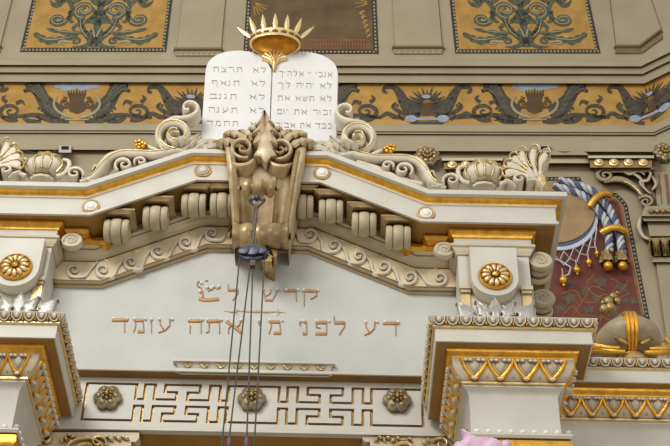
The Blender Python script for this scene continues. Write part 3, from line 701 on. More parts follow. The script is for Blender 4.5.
# ------------------------------------------------------------------ crown
CR = empty('gilt_coronet', at(275, 58, -.45), 'gilt crown with seven tall pointed rays above the stone tablets', 'crown')
cc = at(275.2, 45, -.45); RX, RY = .255, .15
def ering(s, z, n=48, ry=None): return [cc+Vector((RX*s*cos(2*pi*i/n), RY*s*sin(2*pi*i/n), z)) for i in range(n)]
b = MB(); b.grid([ering(.93, .0), ering(1.0, -.01), ering(1.04, .015), ering(1.0, .03), ering(1.0, .065), ering(1.05, .08), ering(1.03, .1), ering(.95, .1)], closeu=True, closev=False); b.build('circlet', PGOLD, CR)
b = MB(); b.grid([ering(.94, .005), ering(.9, .03), ering(.75, .06), ering(.45, .09), ering(.02, .1)], closeu=True); b.build('crown_lining', GOLD, CR)
b = MB()
for i in range(9):
    a = pi+pi*(i+.5)/9; p = cc+Vector((RX*1.02*cos(a), RY*1.02*sin(a), .047)); n_v = Vector((cos(a)/RX, sin(a)/RY, 0)).normalized(); t_v = Vector((-n_v.y, n_v.x, 0))
    domed(b, lambda x, y, h: p+t_v*x+Vector((0, 0, y))+n_v*h, ellipse(0, 0, .03, .014, 12), -.01, .006, .006)
b.build('oval_groove', BRDARK, CR)
tips = [(237, 27), (249.5, 17), (262.7, 14), (275.3, 13.2), (287.8, 14.5), (301.5, 18), (314.5, 26)]
for i, (u, v) in enumerate(tips):
    a = pi+pi*(i+.35)/(6.7); n_v = Vector((cos(a), sin(a)*.4, 0)); base = cc+Vector((RX*1.0*cos(a), RY*1.0*sin(a), .085)); tip = at(u, v, base.y-.02)
    d = (tip-base); t_v = Vector((0, -1, 0)).cross(d).normalized(); nn = d.cross(t_v).normalized()
    rows = []
    for t, w in ((0, .014), (.12, .022), (.3, .027), (.7, .017), (1, .001)):
        c0_ = base+d*t; rows.append([c0_+t_v*w, c0_+nn*w*.4, c0_-t_v*w, c0_-nn*w*.4])
    b = MB(); b.grid(rows, closeu=True); b.build('ray', PGOLD, CR, ang=15)
pc = Y(-.36); pm = lambda u, v, h: pc.px(u, v, h)
b = MB()
for i in range(7):
    a = radians(-150+20*i); 
    stroke(b, pm, [(274, 66), (274+8*cos(a)*.7, 62+8*sin(a)*.6), (274+13*cos(a), 62+11*sin(a)*.9)], [1.2, 3, 4.6], .03, 0, back=-.05)
stroke(b, pm, [(274, 60), (274, 66), (273.5, 70.5)], [6, 4, 1], .04, 0, back=-.05)
b.build('palmette', PGOLD, CR)

# ------------------------------------------------------------------ crest on the cornice
CP = Y(-.50); cm = lambda u, v, h: CP.px(u, v, h)
def mir(u, v):
    c2 = 532-(v-135)*.13; u2 = c2-u; return (u2, v+.017*(u2-u))
def side_pts(pts, sd): return pts if sd < 0 else [mir(u, v) for u, v in pts]
where = {-1: 'on the slope bearing the small floodlight-side vase', 1: 'on the slope beside the round bronze wall rosette'}
def crest(sd):
    s = 'beyond the tablets, on the side of the red tasselled panel' if sd > 0 else 'on the side away from the red tasselled panel'
    K = lambda pts: side_pts(pts, sd)
    o = empty('scroll_crest', at(*K([(150, 165)])[0], -.5), 'cream openwork scroll rising along the cornice slope '+('on the red mural side' if sd > 0 else 'on the floodlit-wire side'), 'scroll', 'scroll crests on the gable')
    # big volute
    b = MB(); c = K([(177, 136)])[0]
    tail = K([(196, 152), (188, 154)])
    sp = spiral(c[0]-(1.5 if sd < 0 else -1.5), c[1], 21, 2.5, 80 if sd < 0 else 100, 1.75*(1 if sd < 0 else -1), .80, 64)
    stroke(b, cm, tail+sp, [4, 7, 8, 7.5, 6.8, 6, 5, 4.2, 4.6], .06, 0, back=-.1, prof='round'); vo = b.build('volute', ORN, o)
    b = MB(); stroke(b, cm, (tail+sp)[3:-4], [1, 1.6, 1.6, 1.4, 1], .015, .056); b.build('gilt_line', PGOLD, vo)
    b = MB(); stroke(b, cm, K(smooth([(163, 124), (172, 122), (182, 121), (191, 119), (197.5, 114), (197, 108), (190, 105), (184.5, 108), (185, 112.5), (189.5, 112.5)], 5)), [2, 5.5, 5.5, 5, 4.5, 4, 4], .06, 0, back=-.08); b.build('curl', ORN, o)
    b = MB(); stroke(b, cm, K(smooth([(80, 183), (90, 181), (97, 175), (103, 166), (110, 159), (122, 155.5), (138, 155.5), (155, 156), (170, 153.5), (184, 151)], 5)), [3, 6, 8, 8.5, 8, 7.5, 6, 4], .06, 0, back=-.1, prof='round'); lo_ = b.build('long_scroll', ORN, o)
    b = MB(); stroke(b, cm, K(smooth([(90, 180), (97, 174), (104, 165), (112, 158.5), (123, 155), (138, 155), (155, 155.4), (170, 153)], 5)), [.8, 1.6, 1.6, 1], .015, .056); b.build('gilt_line', PGOLD, lo_)
    b = MB()
    sp = spiral(*K([(124.5, 167)])[0], 10, 1.5, 130 if sd < 0 else 50, 1.4*(1 if sd < 0 else -1), .75, 34)
    stroke(b, cm, sp, [4, 4.5, 4, 3.5, 3], .05, 0, back=-.08); b.build('inner_spiral', ORN, o)
    b = MB(); sp = spiral(*K([(141, 163.5)])[0], 7, 1.5, 150 if sd < 0 else 30, 1.1*(1 if sd < 0 else -1), .7, 26)
    stroke(b, cm, sp, [3.5, 4, 3.5, 3], .045, 0, back=-.08); b.build('inner_spiral', ORN, o)
    b = MB(); stroke(b, cm, K(smooth([(104, 177), (116, 175), (132, 171), (146, 165), (160, 160), (172, 156)], 4)), [4, 5, 6, 7, 6, 4], .03, -.03, back=-.1); b.build('scroll_base', ORN, o)
    b = MB(); stroke(b, cm, K([(92, 172), (95, 167), (99, 168), (99, 173)]), [3, 5, 5, 3], .05, -.02, back=-.1); b.build('bud', STONE, o)
    b = MB(); stroke(b, cm, K(smooth([(158, 153), (152, 150), (146, 147.5), (142, 148)], 4)), [6, 5, 4, 2], .05, -.01, back=-.06)
    stroke(b, cm, K([(163, 152), (160, 147), (157, 144)]), [4, 3.5, 1], .05, -.01, back=-.06); b.build('stem', ORN, o)
    b = MB()
    for du, dv in ((0, 0), (3, -1.5), (-3, .5), (0, -3.5), (3.4, 2), (-.5, 3), (-3.4, -2.6), (5.5, -.5)):
        p = K([(140+du, 148.5+dv)])[0]; ball(b, cm(p[0], p[1], .05), .021, 7)
    b.build('berry_cluster', GOLD, o)
    b = MB(); dark = [(168, 150), (178, 147), (188, 145), (197, 140)]
    leaf(b, cm, K([(172, 150), (180, 146.5), (188, 147.5), (194, 150)]), 5, 3, -.05, .06, .05); leaf(b, cm, K([(182, 152), (190, 148), (198, 143), (202, 137)]), 5.5, 3, -.05, .05, .05)
    leaf(b, cm, K([(186, 154), (196, 150), (206, 146), (219, 143)]), 5.5, 4, -.05, .03, .05); leaf(b, cm, K([(196, 155), (206, 152), (214, 150), (224, 148)]), 5.5, 4, -.05, .03, .05)
    b.build('acanthus_leaf', ORN, o)
    # end spiral
    b = MB(); sp = spiral(*K([(75, 176.5)])[0], 9.5, 1.2, 40 if sd < 0 else 140, 1.5*(-1 if sd < 0 else 1), .72, 36)
    stroke(b, cm, K([(94, 183), (90, 183.5)])+sp, [2.5, 4.5, 4.5, 4, 3.2, 3], .06, 0, back=-.08); b.build('end_spiral', ORN, o)
    # vase
    vz = empty('carved_vase', at(*K([(42, 182)])[0], -.5), 'cream carved vase with gilt mouth, '+('beside the fully visible fan shell' if sd > 0 else 'beside the fan shell cut by the picture edge'), 'vase', 'vases on the cornice')
    p = K([(42, 181.5)])[0]; c = at(p[0], p[1], -.48); b = MB()
    prof = [(.1, 0), (.11, .02), (.06, .04), (.14, .07), (.185, .13), (.18, .19), (.13, .24), (.09, .27)]
    for k in range(1): pass
    rows = []
    for r, z in prof:
        rows.append([c+Vector((r*(1+.07*abs(sin(5*t)))*cos(t), .75*r*(1+.07*abs(sin(5*t)))*sin(t), z)) for t in [2*pi*i/60 for i in range(60)]])
    b.grid(rows, closeu=True); b.add(rows[0], [tuple(range(60))]); bo = b.build('bowl', ORN, vz)
    for t in [-pi/2+q for q in (-1.05, -.42, 0.0, .42, 1.05)]:
        b = MB(); tube(b, [c+Vector(((r+.012)*cos(t), .75*(r+.012)*sin(t)-.004, z)) for r, z in smooth(prof[3:], 3)], .008, 6); b.build('gilt_rib', PGOLD, bo)
    b = MB(); rr = []
    for r, z in ((.085, .25), (.075, .265), (.09, .285), (.115, .305), (.11, .31), (.08, .295), (.001, .27)):
        rr.append([c+Vector((r*(1+.08*sin(8*t))*cos(t), .75*r*(1+.08*sin(8*t))*sin(t), z)) for t in [2*pi*i/64 for i in range(64)]])
    b.grid(rr, closeu=True); b.build('flared_mouth', PGOLD, vz)
    b = MB(); lathe(b, c+Vector((0, -.06, .03)), (0, 0, 1), [(.04, 0), (.07, .02), (.05, .04), (.03, .06)], 20); b.build('foot', BRONZE, vz)
    for q in (-1, 1):
        b = MB(); P3 = [c+Vector((q*x, -.06, z)) for x, z in smooth([(.17, .22), (.225, .2), (.235, .12), (.2, .04), (.14, .01)], 4)]; tube(b, P3, .022); b.build('handle', ORN, vz)
    # shell
    sh = empty('fan_shell', at(*K([(-9, 187)])[0], -.5), 'cream fan shell with gilt-edged lobes on the cornice, '+('whole, near the red mural' if sd > 0 else 'cut by the picture edge'), 'shell', 'fan shells on the cornice')
    S0 = [(546.5, 156), (534, 152.5), (521, 155), (512.5, 161), (506.5, 169), (504.5, 178)]
    apex = (540.5, 187)
    def L_(pts):
        if sd > 0: return pts
        r = []
        for u, v in pts: c2 = 532-(v-135)*.13; r.append((c2-u, v-.017*(u-(c2-u))))
        return r
    for i, (u, v) in enumerate(S0):
        mid = (u*.55+apex[0]*.45-(3.5 if i < 4 else 1), v*.55+apex[1]*.45-(1 if i < 3 else 3.5))
        ln = L_(smooth([(u, v), ((u+mid[0])/2-1.5, (v+mid[1])/2-1), mid, (apex[0]-1, apex[1]-2)], 5))
        b = MB(); stroke(b, cm, ln, [9, 13.5, 11, 7, 3], .06, -.02+.008*i, back=-.12, prof='round'); lo = b.build('lobe', ORN, sh)
        b = MB()
        for q in (-1, 1): stroke(b, cm, [(x+q*(5.4-4.4*j/len(ln))*-sin(atan2(ln[min(j+1, len(ln)-1)][1]-ln[max(j-1, 0)][1], ln[min(j+1, len(ln)-1)][0]-ln[max(j-1, 0)][0])), y+q*(5.4-4.4*j/len(ln))*cos(atan2(ln[min(j+1, len(ln)-1)][1]-ln[max(j-1, 0)][1], ln[min(j+1, len(ln)-1)][0]-ln[max(j-1, 0)][0]))) for j, (x, y) in enumerate(ln[:-4])], .9, .015, .022+.008*i)
        b.build('gilt_line', PGOLD, lo)
        # gilt rim round the lobe's tip
        b = MB(); a0 = atan2(ln[0][1]-ln[3][1], ln[0][0]-ln[3][0])
        arc = [(ln[0][0]+4.6*cos(a0+q)-1.2*cos(a0), ln[0][1]+4.6*sin(a0+q)*.95) for q in [radians(d) for d in range(-100, 101, 20)]]
        stroke(b, cm, arc, 1.2, .02, .03+.008*i); b.build('gilt_rim', PGOLD, lo)
    b = MB(); c = L_([(519, 184.5)])[0]; sp = spiral(c[0], c[1], 8.5, 1, 20 if sd > 0 else 160, 1.4*(1 if sd > 0 else -1)*-1, .62, 32)
    stroke(b, cm, L_([(543, 192), (535, 186), (529, 181)])[0:2]+sp, [4, 5.5, 4.5, 4, 3], .07, .03, back=-.1); b.build('base_scroll', ORN, sh)
    b = MB(); domed(b, cm, L_([(536, 181), (541, 178), (545, 182), (546, 191), (535, 191)]), -.1, .06, .03); b.build('shell_base', PGOLD, sh)
    b = MB(); c = L_([(509, 188)])[0]; stroke(b, cm, L_([(500, 189), (505, 184), (511, 186), (516, 190)]), [2, 4, 4, 2], .05, .02, back=-.1); b.build('shell_foot', ORN, sh)
crest(-1); crest(1)

# ------------------------------------------------------------------ piers
def leaf_course(mb_gold, mb_leaf, mb_tip, path, side, o0, z0, o1, z1, unit, style='big'):
    """leaf-and-dart course on the slanted face between (o0,z0) and (o1,z1)"""
    top = offset_path(path, o0, side); bot = offset_path(path, o1, side)
    for i in range(len(path)-1):
        a0, a1 = Vector((*top[i], z0)), Vector((*top[i+1], z0)); c0, c1 = Vector((*bot[i], z1)), Vector((*bot[i+1], z1))
        L = (c1-c0).length; n = max(1, round(L/unit)); ax = (a1-a0).normalized()
        mid0 = (a0+a1)/2; mid1 = (c0+c1)/2
        dn = ((c0+c1)/2-(a0+a1)/2); dn -= ax*dn.dot(ax); H = dn.length; dn.normalize(); nn = ax.cross(dn)
        if nn.dot(Vector(((a1-a0).y, -(a1-a0).x, 0))*side) < 0: nn = -nn
        start = (c0-a0).dot(ax)
        for k in range(n):
            s = start+L*(k+.5)/n; w = L/n
            m = lambda x, y, h, s=s: a0+ax*(s+x)+dn*y+nn*h
            if style == 'big':
                stroke(mb_gold, m, smooth([(-w*.48, H*.04), (-w*.38, H*.42), (-w*.2, H*.72), (0, H*.93), (w*.2, H*.72), (w*.38, H*.42), (w*.48, H*.04)], 3), [w*.2, w*.24, w*.22, w*.26, w*.22, w*.24, w*.2], .03, 0)
                domed(mb_leaf, m, [(0, H*.1), (w*.15, H*.16), (w*.24, H*.32), (w*.17, H*.52), (w*.06, H*.66), (0, H*.76), (-w*.06, H*.66), (-w*.17, H*.52), (-w*.24, H*.32), (-w*.15, H*.16)], 0, .012, .022)
                for q in (-.34, -.16, .16, .34): domed(mb_tip, m, ellipse(q*w, H*.09, w*.085, H*.07, 8), 0, .03, .02)
                domed(mb_tip, m, ellipse(0, H*.95, w*.13, H*.06, 8), 0, .035, .02)
                domed(mb_leaf, m, [(w*.5, H*.55), (w*.44, H*.75), (w*.5, H*.95), (w*.56, H*.75)], 0, .008, .01)
            else:
                stroke(mb_leaf, m, [(-w*.4, H*.02), (-w*.42, H*.5), (-w*.2, H*.9), (0, H), (w*.2, H*.9), (w*.42, H*.5), (w*.4, H*.02)], w*.16, .016, 0)
                domed(mb_leaf, m, [(0, 0), (w*.2, H*.2), (w*.16, H*.6), (0, H*.8), (-w*.16, H*.6), (-w*.2, H*.2)], 0, .006, .014)
                domed(mb_gold, m, [(w*.5, H*.45), (w*.6, H*.85), (w*.5, H*1.05), (w*.4, H*.85)], 0, .012, .012)
def pier(name, label, path, ztop, low=True, scale=1., bead=True, parts_low=True):
    root = empty(name, (path[1][0], path[1][1], ztop-1.5), label, 'pier' if 'pier' in name else 'cornice')
    k = scale
    def run(nm, m, prof): b = MB(); sweep_plan(b, path, [(o*k, ztop+z*k) for o, z in prof]); return b.build(nm, m, root)
    run('leaf_moulding_bed', STONE, [(-.3, .0), (.32, 0), (.325, -.01), (.312, -.04), (.295, -.066), (.283, -.078)])
    run('gilt_fillet', PGOLD, [(.283, -.078), (.293, -.081), (.293, -.09), (.27, -.1)])
    run('fascia', CREAM, [(.272, -.096), (.272, -.222), (.262, -.225)])
    run('soffit', SOFF, [(.262, -.225), (.25, -.219), (.13, -.219)])
    run('gilt_cyma', GOLD, [(.178, -.217), (.174, -.235), (.165, -.25), (.15, -.258), (.14, -.272), (.138, -.278)])
    run('leaf_ground', STONE, [(.138, -.27), (.13, -.34), (.10, -.40), (.05, -.445)])
    run('gilt_astragal', PGOLD, [(.05, -.445), (.062, -.453), (.062, -.468), (.045, -.475)])
    run('necking', CREAM, [(.045, -.475), (.05, -.492), (.022, -.51), (0, -.55), (0, -.90 if parts_low else -3.2)])
    b = MB(); xs_ = [p[0] for p in path]; box(b, min(xs_)-.02, max(xs_)+.02, path[1][1]-.02, max(.3, path[0][1]), ztop-.1, ztop-.001); b.build('top_slab', CREAM, root)
    g, l, t = MB(), MB(), MB(); leaf_course(g, l, t, path, 1, .138*k, ztop-.285*k, .062*k, ztop-.435*k, .185*k, 'big')
    cr = g.build('gilt_leaf_moulding', GOLD, root); l.build('leaf', STONE, cr); t.build('petal_tip', PEARL, cr)
    g, l = MB(), MB(); leaf_course(g, l, None, path, 1, .322*k, ztop-.01*k, .293*k, ztop-.074*k, .105*k, 'small')
    cr = l.build('small_leaf_moulding', ORN, root); g.build('gilt_dart_edging', GOLD, cr)
    if parts_low:
        run('gilt_band', GOLD, [(.02, -.97), (.06, -.99), (.07, -1.05), (.055, -1.09), (.03, -1.11), (.03, -1.25)])
        run('band_shelf', CREAM, [(0, -.90), (.07, -.935), (.075, -.95), (.06, -.97), (.0, -.97)])
        b = MB()
        pp = offset_path(path, .05)
        for i in range(len(pp)-1):
            a, c = Vector((*pp[i], ztop-.915)), Vector((*pp[i+1], ztop-.915)); n = int((c-a).length/.085)
            for j in range(n+1): ball(b, a+(c-a)*j/n, .024, 6)
        b.build('bead_edging', PEARL, root)
    return root
yc = -1.1; kk = 1.0
pR0 = at(429, 315, yc); pR1 = at(597, 318, yc); zR = (pR0.z+pR1.z)/2; pL1 = at(64.5, 312, yc)
print('pier', pR0, pR1, pL1, 'mir', mx(pR0.x))
zP = (zR*1+pL1.z)/2
ins = .32
pier('right_pier'.replace('right_', 'ark_'), 'cream pier top with gilt leaf cornice, standing next to the grey and gold urn', [(pR0.x+ins, .05), (pR0.x+ins, yc+ins), (pR1.x-ins, yc+ins), (pR1.x-ins, .3)], zR)
pier('ark_pier', 'cream pier top with gilt leaf cornice cut by the picture edge, no urn beside it', [(pL1.x-ins-1.2, yc+ins), (pL1.x-ins-.6, yc+ins), (pL1.x-ins, yc+ins), (pL1.x-ins, .05)], pL1.z)
# side bay
sY = -.62
s0 = at(640, 358, sY)
sb = pier('side_cornice', 'lower gilt leaf cornice beside the pier, with the urn standing on it', [(pR1.x-ins-.1, sY+ins*.95), (pR1.x-ins+.6, sY+ins*.95), (s0.x+1.5, sY+ins*.95)], s0.z, scale=.95, parts_low=False)
# silvered leaves at the foot of the rounded tongues
for sg, lb in ((1, 'cluster of silvered leaves behind the pier top, next to the red panel'), (-1, 'cluster of silvered leaves behind the pier top at the cut edge of the picture')):
    o = empty('silvered_leaf_cluster', (0, 0, 0), lb, 'leaves', 'silvered leaf clusters'); fl = (lambda x: x) if sg > 0 else mx
    base = at(496, 312, -.98); o.location = (fl(base.x), base.y, base.z-.1)
    for i, (du, hh, ww, an) in enumerate(((-24, .13, .09, -.5), (-14, .11, .09, .3), (-8, .15, .07, -.4), (0, .2, .085, 0), (8, .15, .07, .4), (15, .12, .08, -.3), (24, .13, .09, .5))):
        p = at(496+du*1.02, 312, -.98); p = Vector(((p.x if sg > 0 else at(17-du, 312, -.98).x), p.y+.02*(i % 2), (zR if sg > 0 else pL1.z)-.005)); hh += .09; b = MB()
        m = lambda x, y, h: p+Vector((x, -h, y))
        leaf(b, m, [(0, 0), (an*.06*sg, hh*.5), (an*.22*sg, hh*1.05)], ww*.8, 2, -.04, .012, .015, .5); b.build('silvered_leaf', SILV, o)

# ------------------------------------------------------------------ urn
uc = at(629, 351, -.45); uc.z = s0.z+.0
UR = empty('stone_urn', uc, 'round grey stone urn with gilt straps and knob standing on the side cornice', 'urn')
b = MB(); k = 1.05
lathe(b, uc, (0, 0, 1), [(r*k, z*k) for r, z in [(.07, .09), (.14, .105), (.23, .14), (.29, .19), (.315, .25), (.305, .30), (.26, .35), (.18, .39), (.09, .41)]], 40, 1., .85); b.build('bowl', CORK, UR)
b = MB(); lathe(b, uc, (0, 0, 1), [(.17*k, 0), (.185*k, .02), (.175*k, .045), (.13*k, .06), (.12*k, .075), (.14*k, .09), (.12*k, .11), (.08*k, .13)], 32, 1, .85); b.build('foot', PGOLD, UR)
b = MB(); lathe(b, uc, (0, 0, 1), [(.12, .4*k), (.13, .43*k), (.08, .45*k), (.1, .48*k), (.06, .53*k), (.001, .56*k)], 20); b.build('lid', AGOLD, UR)
mer = [(.15, .095), (.25, .13), (.31, .18), (.337, .25), (.327, .31), (.28, .365), (.2, .41), (.1, .44)]
for du in (-.055, 0, .055):
    b = MB(); pts = []
    for r, z in smooth(mer, 4):
        a = -pi/2+du*(.5+r*1.6)/max(r, .1)*.55-.06; pts.append(uc+Vector((r*k*cos(a), .85*r*k*sin(a)-.012, z*k)))
    tube(b, pts, [.012+.016*min(1, i/14) for i in range(len(pts))], 8); b.build('gilt_strap', GOLD, UR)
for sg in (-1, 1):
    for dz, dr in ((0, 0), (.035, .02)):
        b = MB(); P3 = [uc+Vector((sg*x, y, z)) for x, y, z in smooth([(.08, -.19, .045), (.18, -.17, .06), (.28, -.13, .105), (.345, -.06, .17), (.362, -.01, .25), (.32, .0, .34)], 4)]
        P3 = [p+Vector((sg*dr*2, 0, dz)) for p in P3]; tube(b, P3, [.012+.02*sin(pi*min(1, (i+2)/(len(P3)+2))) for i in range(len(P3))], 8); b.build('gilt_handle', GOLD, UR)
    b = MB(); m = lambda x, y, h: uc+Vector((sg*(.05+x), -.20*k-h*.8+y*-.25, .12+y)); leaf(b, m, [(0, 0), (.05, .02), (.1, .05)], .018, 1, -.02, .005, .01, .1); b.build('small_leaf', AGOLD, UR)
# gilt grotesque finial behind the urn's shoulder
fo = at(608, 305, -.2); b = MB()
for u, v, r in ((604, 309, .045), (608, 302, .05), (613, 297, .04), (617, 301, .035), (610, 308, .05), (603, 303, .025), (617, 293, .02)): ball(b, at(u, v, -.15), r, 8)
b.build('curled_ornament', AGOLD, UR)

# ------------------------------------------------------------------ hall wall behind
def slope(a, v):
    pl = Plane((0, 2.0, 0), a); 
    p = pl.px(50, v); d = pl.t
    q_ = p+d*4
    def pr(x):
        r = x-CAM; z = r.dot(_f); return (335+F*r.dot(_r)/z, 223-F*r.dot(_u)/z)
    A, B = pr(p), pr(q_); return (B[1]-A[1])/(B[0]-A[0])
a_ = 0
for i in range(400):
    if slope(a_, 67) > .0025: a_ -= .0005
    else: break
print('wall angle', a_, slope(a_, 67), slope(0, 67))
WL = Plane((0, 2.1, 0), a_)
def wz(v, h, u=300): return WL.pxh(u, v, h).z
K0 = WL.px(642, 70); kA = (K0-WL.p).dot(WL.t)
W2p = Plane(WL.w(kA, 0), a_-radians(36))
wpath = [tuple(WL.w(-7, 0))[:2], (K0.x, K0.y), tuple((K0+W2p.t*2.5))[:2]]
def wrun(name, m, prof, kind='structure', mode=None):
    b = MB(); sweep_plan(b, wpath, [(h, wz(v, h)) for v, h in prof]); o = b.build(name, m); o['kind'] = kind; return o
wrun('wall_back', WALL, [(-60, 0), (62, 0)])
wrun('trim_1', WALL, [(60, .0), (60.5, .17), (65.5, .17), (65.5, .13), (66.5, .13), (73, .11), (73, .075), (74.5, .07), (82.5, .07), (82.5, 0), (84.5, .0)])
wrun('wall_frieze', WALL, [(83, 0), (126, 0)])
wrun('trim_2', WALL, [(124, 0), (124.5, .05), (131, .05), (131, .035), (133.5, .035), (133.5, .01)])
wrun('wall_lower', WALL, [(133, .01), (340, .01)]); wrun('wall_base', WALL, [(338, .01), (620, .01)])
wrun('trim_3', WALL, [(140, .0), (140, .09), (150.5, .09), (150.5, .0)])
bpy.data.objects['wall_base'].name = 'wall_rear'
# the lower part of the wall steps
def wm_(h0=0.): return lambda u, v, h: WL.px(u, v, h+h0)
wq = wm_(.0)
# pilaster strips between the panels with a little sunk cap
PIL = [(174, 225, 51, None), (392, 446, 49, None), (-40, 4, 48, None)]
pil_n = 0
for u0, u1, vb, _ in PIL:
    b = MB(); m = wm_(); du = 6
    top = lambda u: u+(326-u)*.165*0
    def sl(u, v0, v1): return u+(u-330)/1300*(v1-v0)   # follows the plumb line
    poly(b, m, [(sl(u0+3, vb, -40), -40), (sl(u1-4, vb, -40), -40), (u1-4, vb), (u0+3, vb)], 0, .025); o = b.build('trim_%d' % (4+pil_n), WALL); o['kind'] = 'structure'; pil_n += 1
    b = MB(); poly(b, m, [(u0, vb-.7), (u1-2, vb-.7), (u1-2, vb+.9), (u0, vb+.9)], 0, .05); o = b.build('trim_%d' % (4+pil_n), WALLD); o['kind'] = 'structure'; pil_n += 1; b = MB(); poly(b, m, [(u0+1, vb+1), (u1-3, vb+1), (u1-4, vb+5.5), (u0+2, vb+5.5)], 0, .02)
    for i in range(9): domed(b, m, ellipse(u0+4+(u1-u0-9)*i/8, vb+3.2, 1.2, 1.2, 8), .02, .025, .01)
    o = b.build('trim_%d' % (4+pil_n), WALL); o['kind'] = 'structure'; pil_n += 1
# angled pilaster at the corner
m2_ = lambda u, v, h: W2p.px(u, v, h)
b = MB(); poly(b, wq, [(614, 49), (642, 49), (642, 47.3), (614, 47.3)], 0, .05); poly(b, wq, [(616, 49), (641.5, 49), (641.5, 54), (615, 54)], 0, .02)
poly(b, m2_, [(642, 48), (662, 33), (662, 31), (642, 46)], 0, .05); poly(b, m2_, [(642, 49), (662, 34), (663, 39), (642, 54)], 0, .02); o = b.build('trim_%d' % (4+pil_n), WALLD); o['kind'] = 'structure'; pil_n += 1
b = MB()
for u0, u1 in ((607, 616),): stroke(b, wq, [(u0+.2, -20), (u1, 48)], .9, 0, .004)
stroke(b, m2_, [(645, -20), (663, 33)], .9, 0, .004); o = b.build('trim_%d' % (4+pil_n), WALLD); o['kind'] = 'structure'; pil_n += 1

# painted ornament helpers ------------------------------------------------
def fl(mb, m, pts, w, h=.006, n=5): stroke(mb, m, smooth(pts, n), w, 0, h, prof='flat')
def comb(mb, m, p0, p1, length, n, w, ang, h=.008):
    """row of short painted feather tips along a line"""
    for i in range(n):
        t = (i+.5)/n; x = p0[0]+(p1[0]-p0[0])*t; y = p0[1]+(p1[1]-p0[1])*t; a = radians(ang)
        stroke(mb, m, [(x, y), (x+length*.6*cos(a), y+length*.6*sin(a)), (x+length*cos(a+.3), y+length*sin(a+.3))], [w, w*.8, .1], 0, h, prof='flat')
def painted_panel(uc_, vb, hw, sgn):
    """ochre panel with scrolling foliage; uc_ = centre at its lower edge"""
    def X(u, v): return u+(u-322)/1290*(v-52)*1.0
    M_ = lambda x, y, h: WL.px(X(uc_+x, y), y, h)
    o = empty('foliage_mural', WL.px(uc_, vb), 'ochre mural of green scrolling foliage, '+sgn, 'painted panel', 'ochre foliage panels')
    b = MB(); poly(b, M_, [(-hw, vb), (hw, vb), (hw, -40), (-hw, -40)], 0, .008); b.build('checked_border', DARK, o)
    b = MB(); poly(b, M_, [(-hw+4.5, vb-3.6), (hw-4.5, vb-3.6), (hw-4.5, -40), (-hw+4.5, -40)], 0, .012); b.build('ochre_ground', OCHRE, o)
    b = MB(); n = int(hw*2/3.6)
    for i in range(n): x = -hw+2+(2*hw-4)*i/(n-1); domed(b, M_, [(x-.9, vb-2.6), (x+.9, vb-2.6), (x+.9, vb-.9), (x-.9, vb-.9)], .008, .01, .001)
    for s in (-1, 1):
        for i in range(22):
            y = vb-4-i*3.4; domed(b, M_, [(s*(hw-3.2)-.9, y-.9), (s*(hw-3.2)+.9, y-.9), (s*(hw-3.2)+.9, y+.9), (s*(hw-3.2)-.9, y+.9)], .008, .01, .001)
    b.build('border_print', INKL, o)
    b = MB()
    h = .016
    fl(b, M_, [(0, 48), (0, 40), (0, 20), (0, 0), (0, -14)], [8, 7, 9, 6, 7, 10, 4], h)
    for s in (-1, 1):
        f = lambda *P: [(s*(p[0]), p[1]) for p in P]
        fl(b, M_, f((0, 40), (-9, 36), (-16, 27), (-20, 18), (-26, 14), (-33, 13)), [5, 6, 5.5, 4.5, 4, 3], h)
        stroke(b, M_, [(s*x, y) for x, y in spiral(-16, 11, 12, 2, 80, 1.6, .72, 36)], [5, 4.2, 3.6, 3, 2.2], 0, h+.002, prof='flat')
        stroke(b, M_, [(s*x, y) for x, y in spiral(-41.5, 20.5, 9.5, 1.5, -10, 1.6, .62, 34)], [4.6, 4.6, 4, 3, 2], 0, h, prof='flat')
        fl(b, M_, f((-32.5, 21), (-29, 13), (-31, 5), (-38, 0), (-44, 2), (-50, -2)), [4, 4.5, 5, 4, 5, 2], h)
        comb(b, M_, (s*-20, 19), (s*-8, 35), 6, 5, 3, 200 if s > 0 else -20, h)
        fl(b, M_, f((-8, 33), (-16, 33.5), (-26, 33.8), (-38, 32.5), (-51, 29.5)), [1.5, 4.5, 2.5, 5, 3, 5, 2.6, 4, .4], h)
        fl(b, M_, f((-18, 36), (-28, 38.4), (-38, 41), (-48, 41.5), (-56, 38), (-63, 34)), [1, 3, 6.5, 3.6, 8, 4.4, 9, 5, 8, 4, 6, .5], h)
        fl(b, M_, f((-20, 25), (-24, 29), (-21, 32)), [4, 4, .4], h); fl(b, M_, f((-9, 19), (-4, 16), (-5, 10)), [4, 5, .5], h)
        fl(b, M_, f((-26, 14), (-30, 17), (-28, 22), (-24, 23)), [4, 5, 4, .5], h); fl(b, M_, f((-30, 4), (-24, 0), (-18, -3)), [4, 5, .5], h)
        fl(b, M_, f((-38, 1), (-44, 6), (-50, 5), (-54, 1)), [3, 5, 4, .5], h); fl(b, M_, f((-46, -2), (-54, -6), (-60, -4)), [4, 6, 1], h)
        fl(b, M_, f((0, 14), (-5, 13), (-8, 8)), [5, 5, .5], h)
        stroke(b, M_, [(s*x, y) for x, y in spiral(-19, 42, 6, 1, 200, 1.4, .65, 26)], [2.4, 2.2, 1.6], 0, h, prof='flat')
        fl(b, M_, f((0, 41), (-5, 45), (-13, 48), (-22, 47.5)), [5, 5, 3.5, .5], h)
        fl(b, M_, f((0, 24), (-6, 21), (-11, 22), (-14, 25)), [6, 7, 5, .5], h)
        fl(b, M_, f((0, 6), (-8, 2), (-12, -4), (-10, -9)), [5, 5, 4, 1], h)
        fl(b, M_, f((-4, 30), (-8, 38), (-5, 44)), [3, 3, 2], h)
    b.build('foliage', INKG, o)
    b = MB()
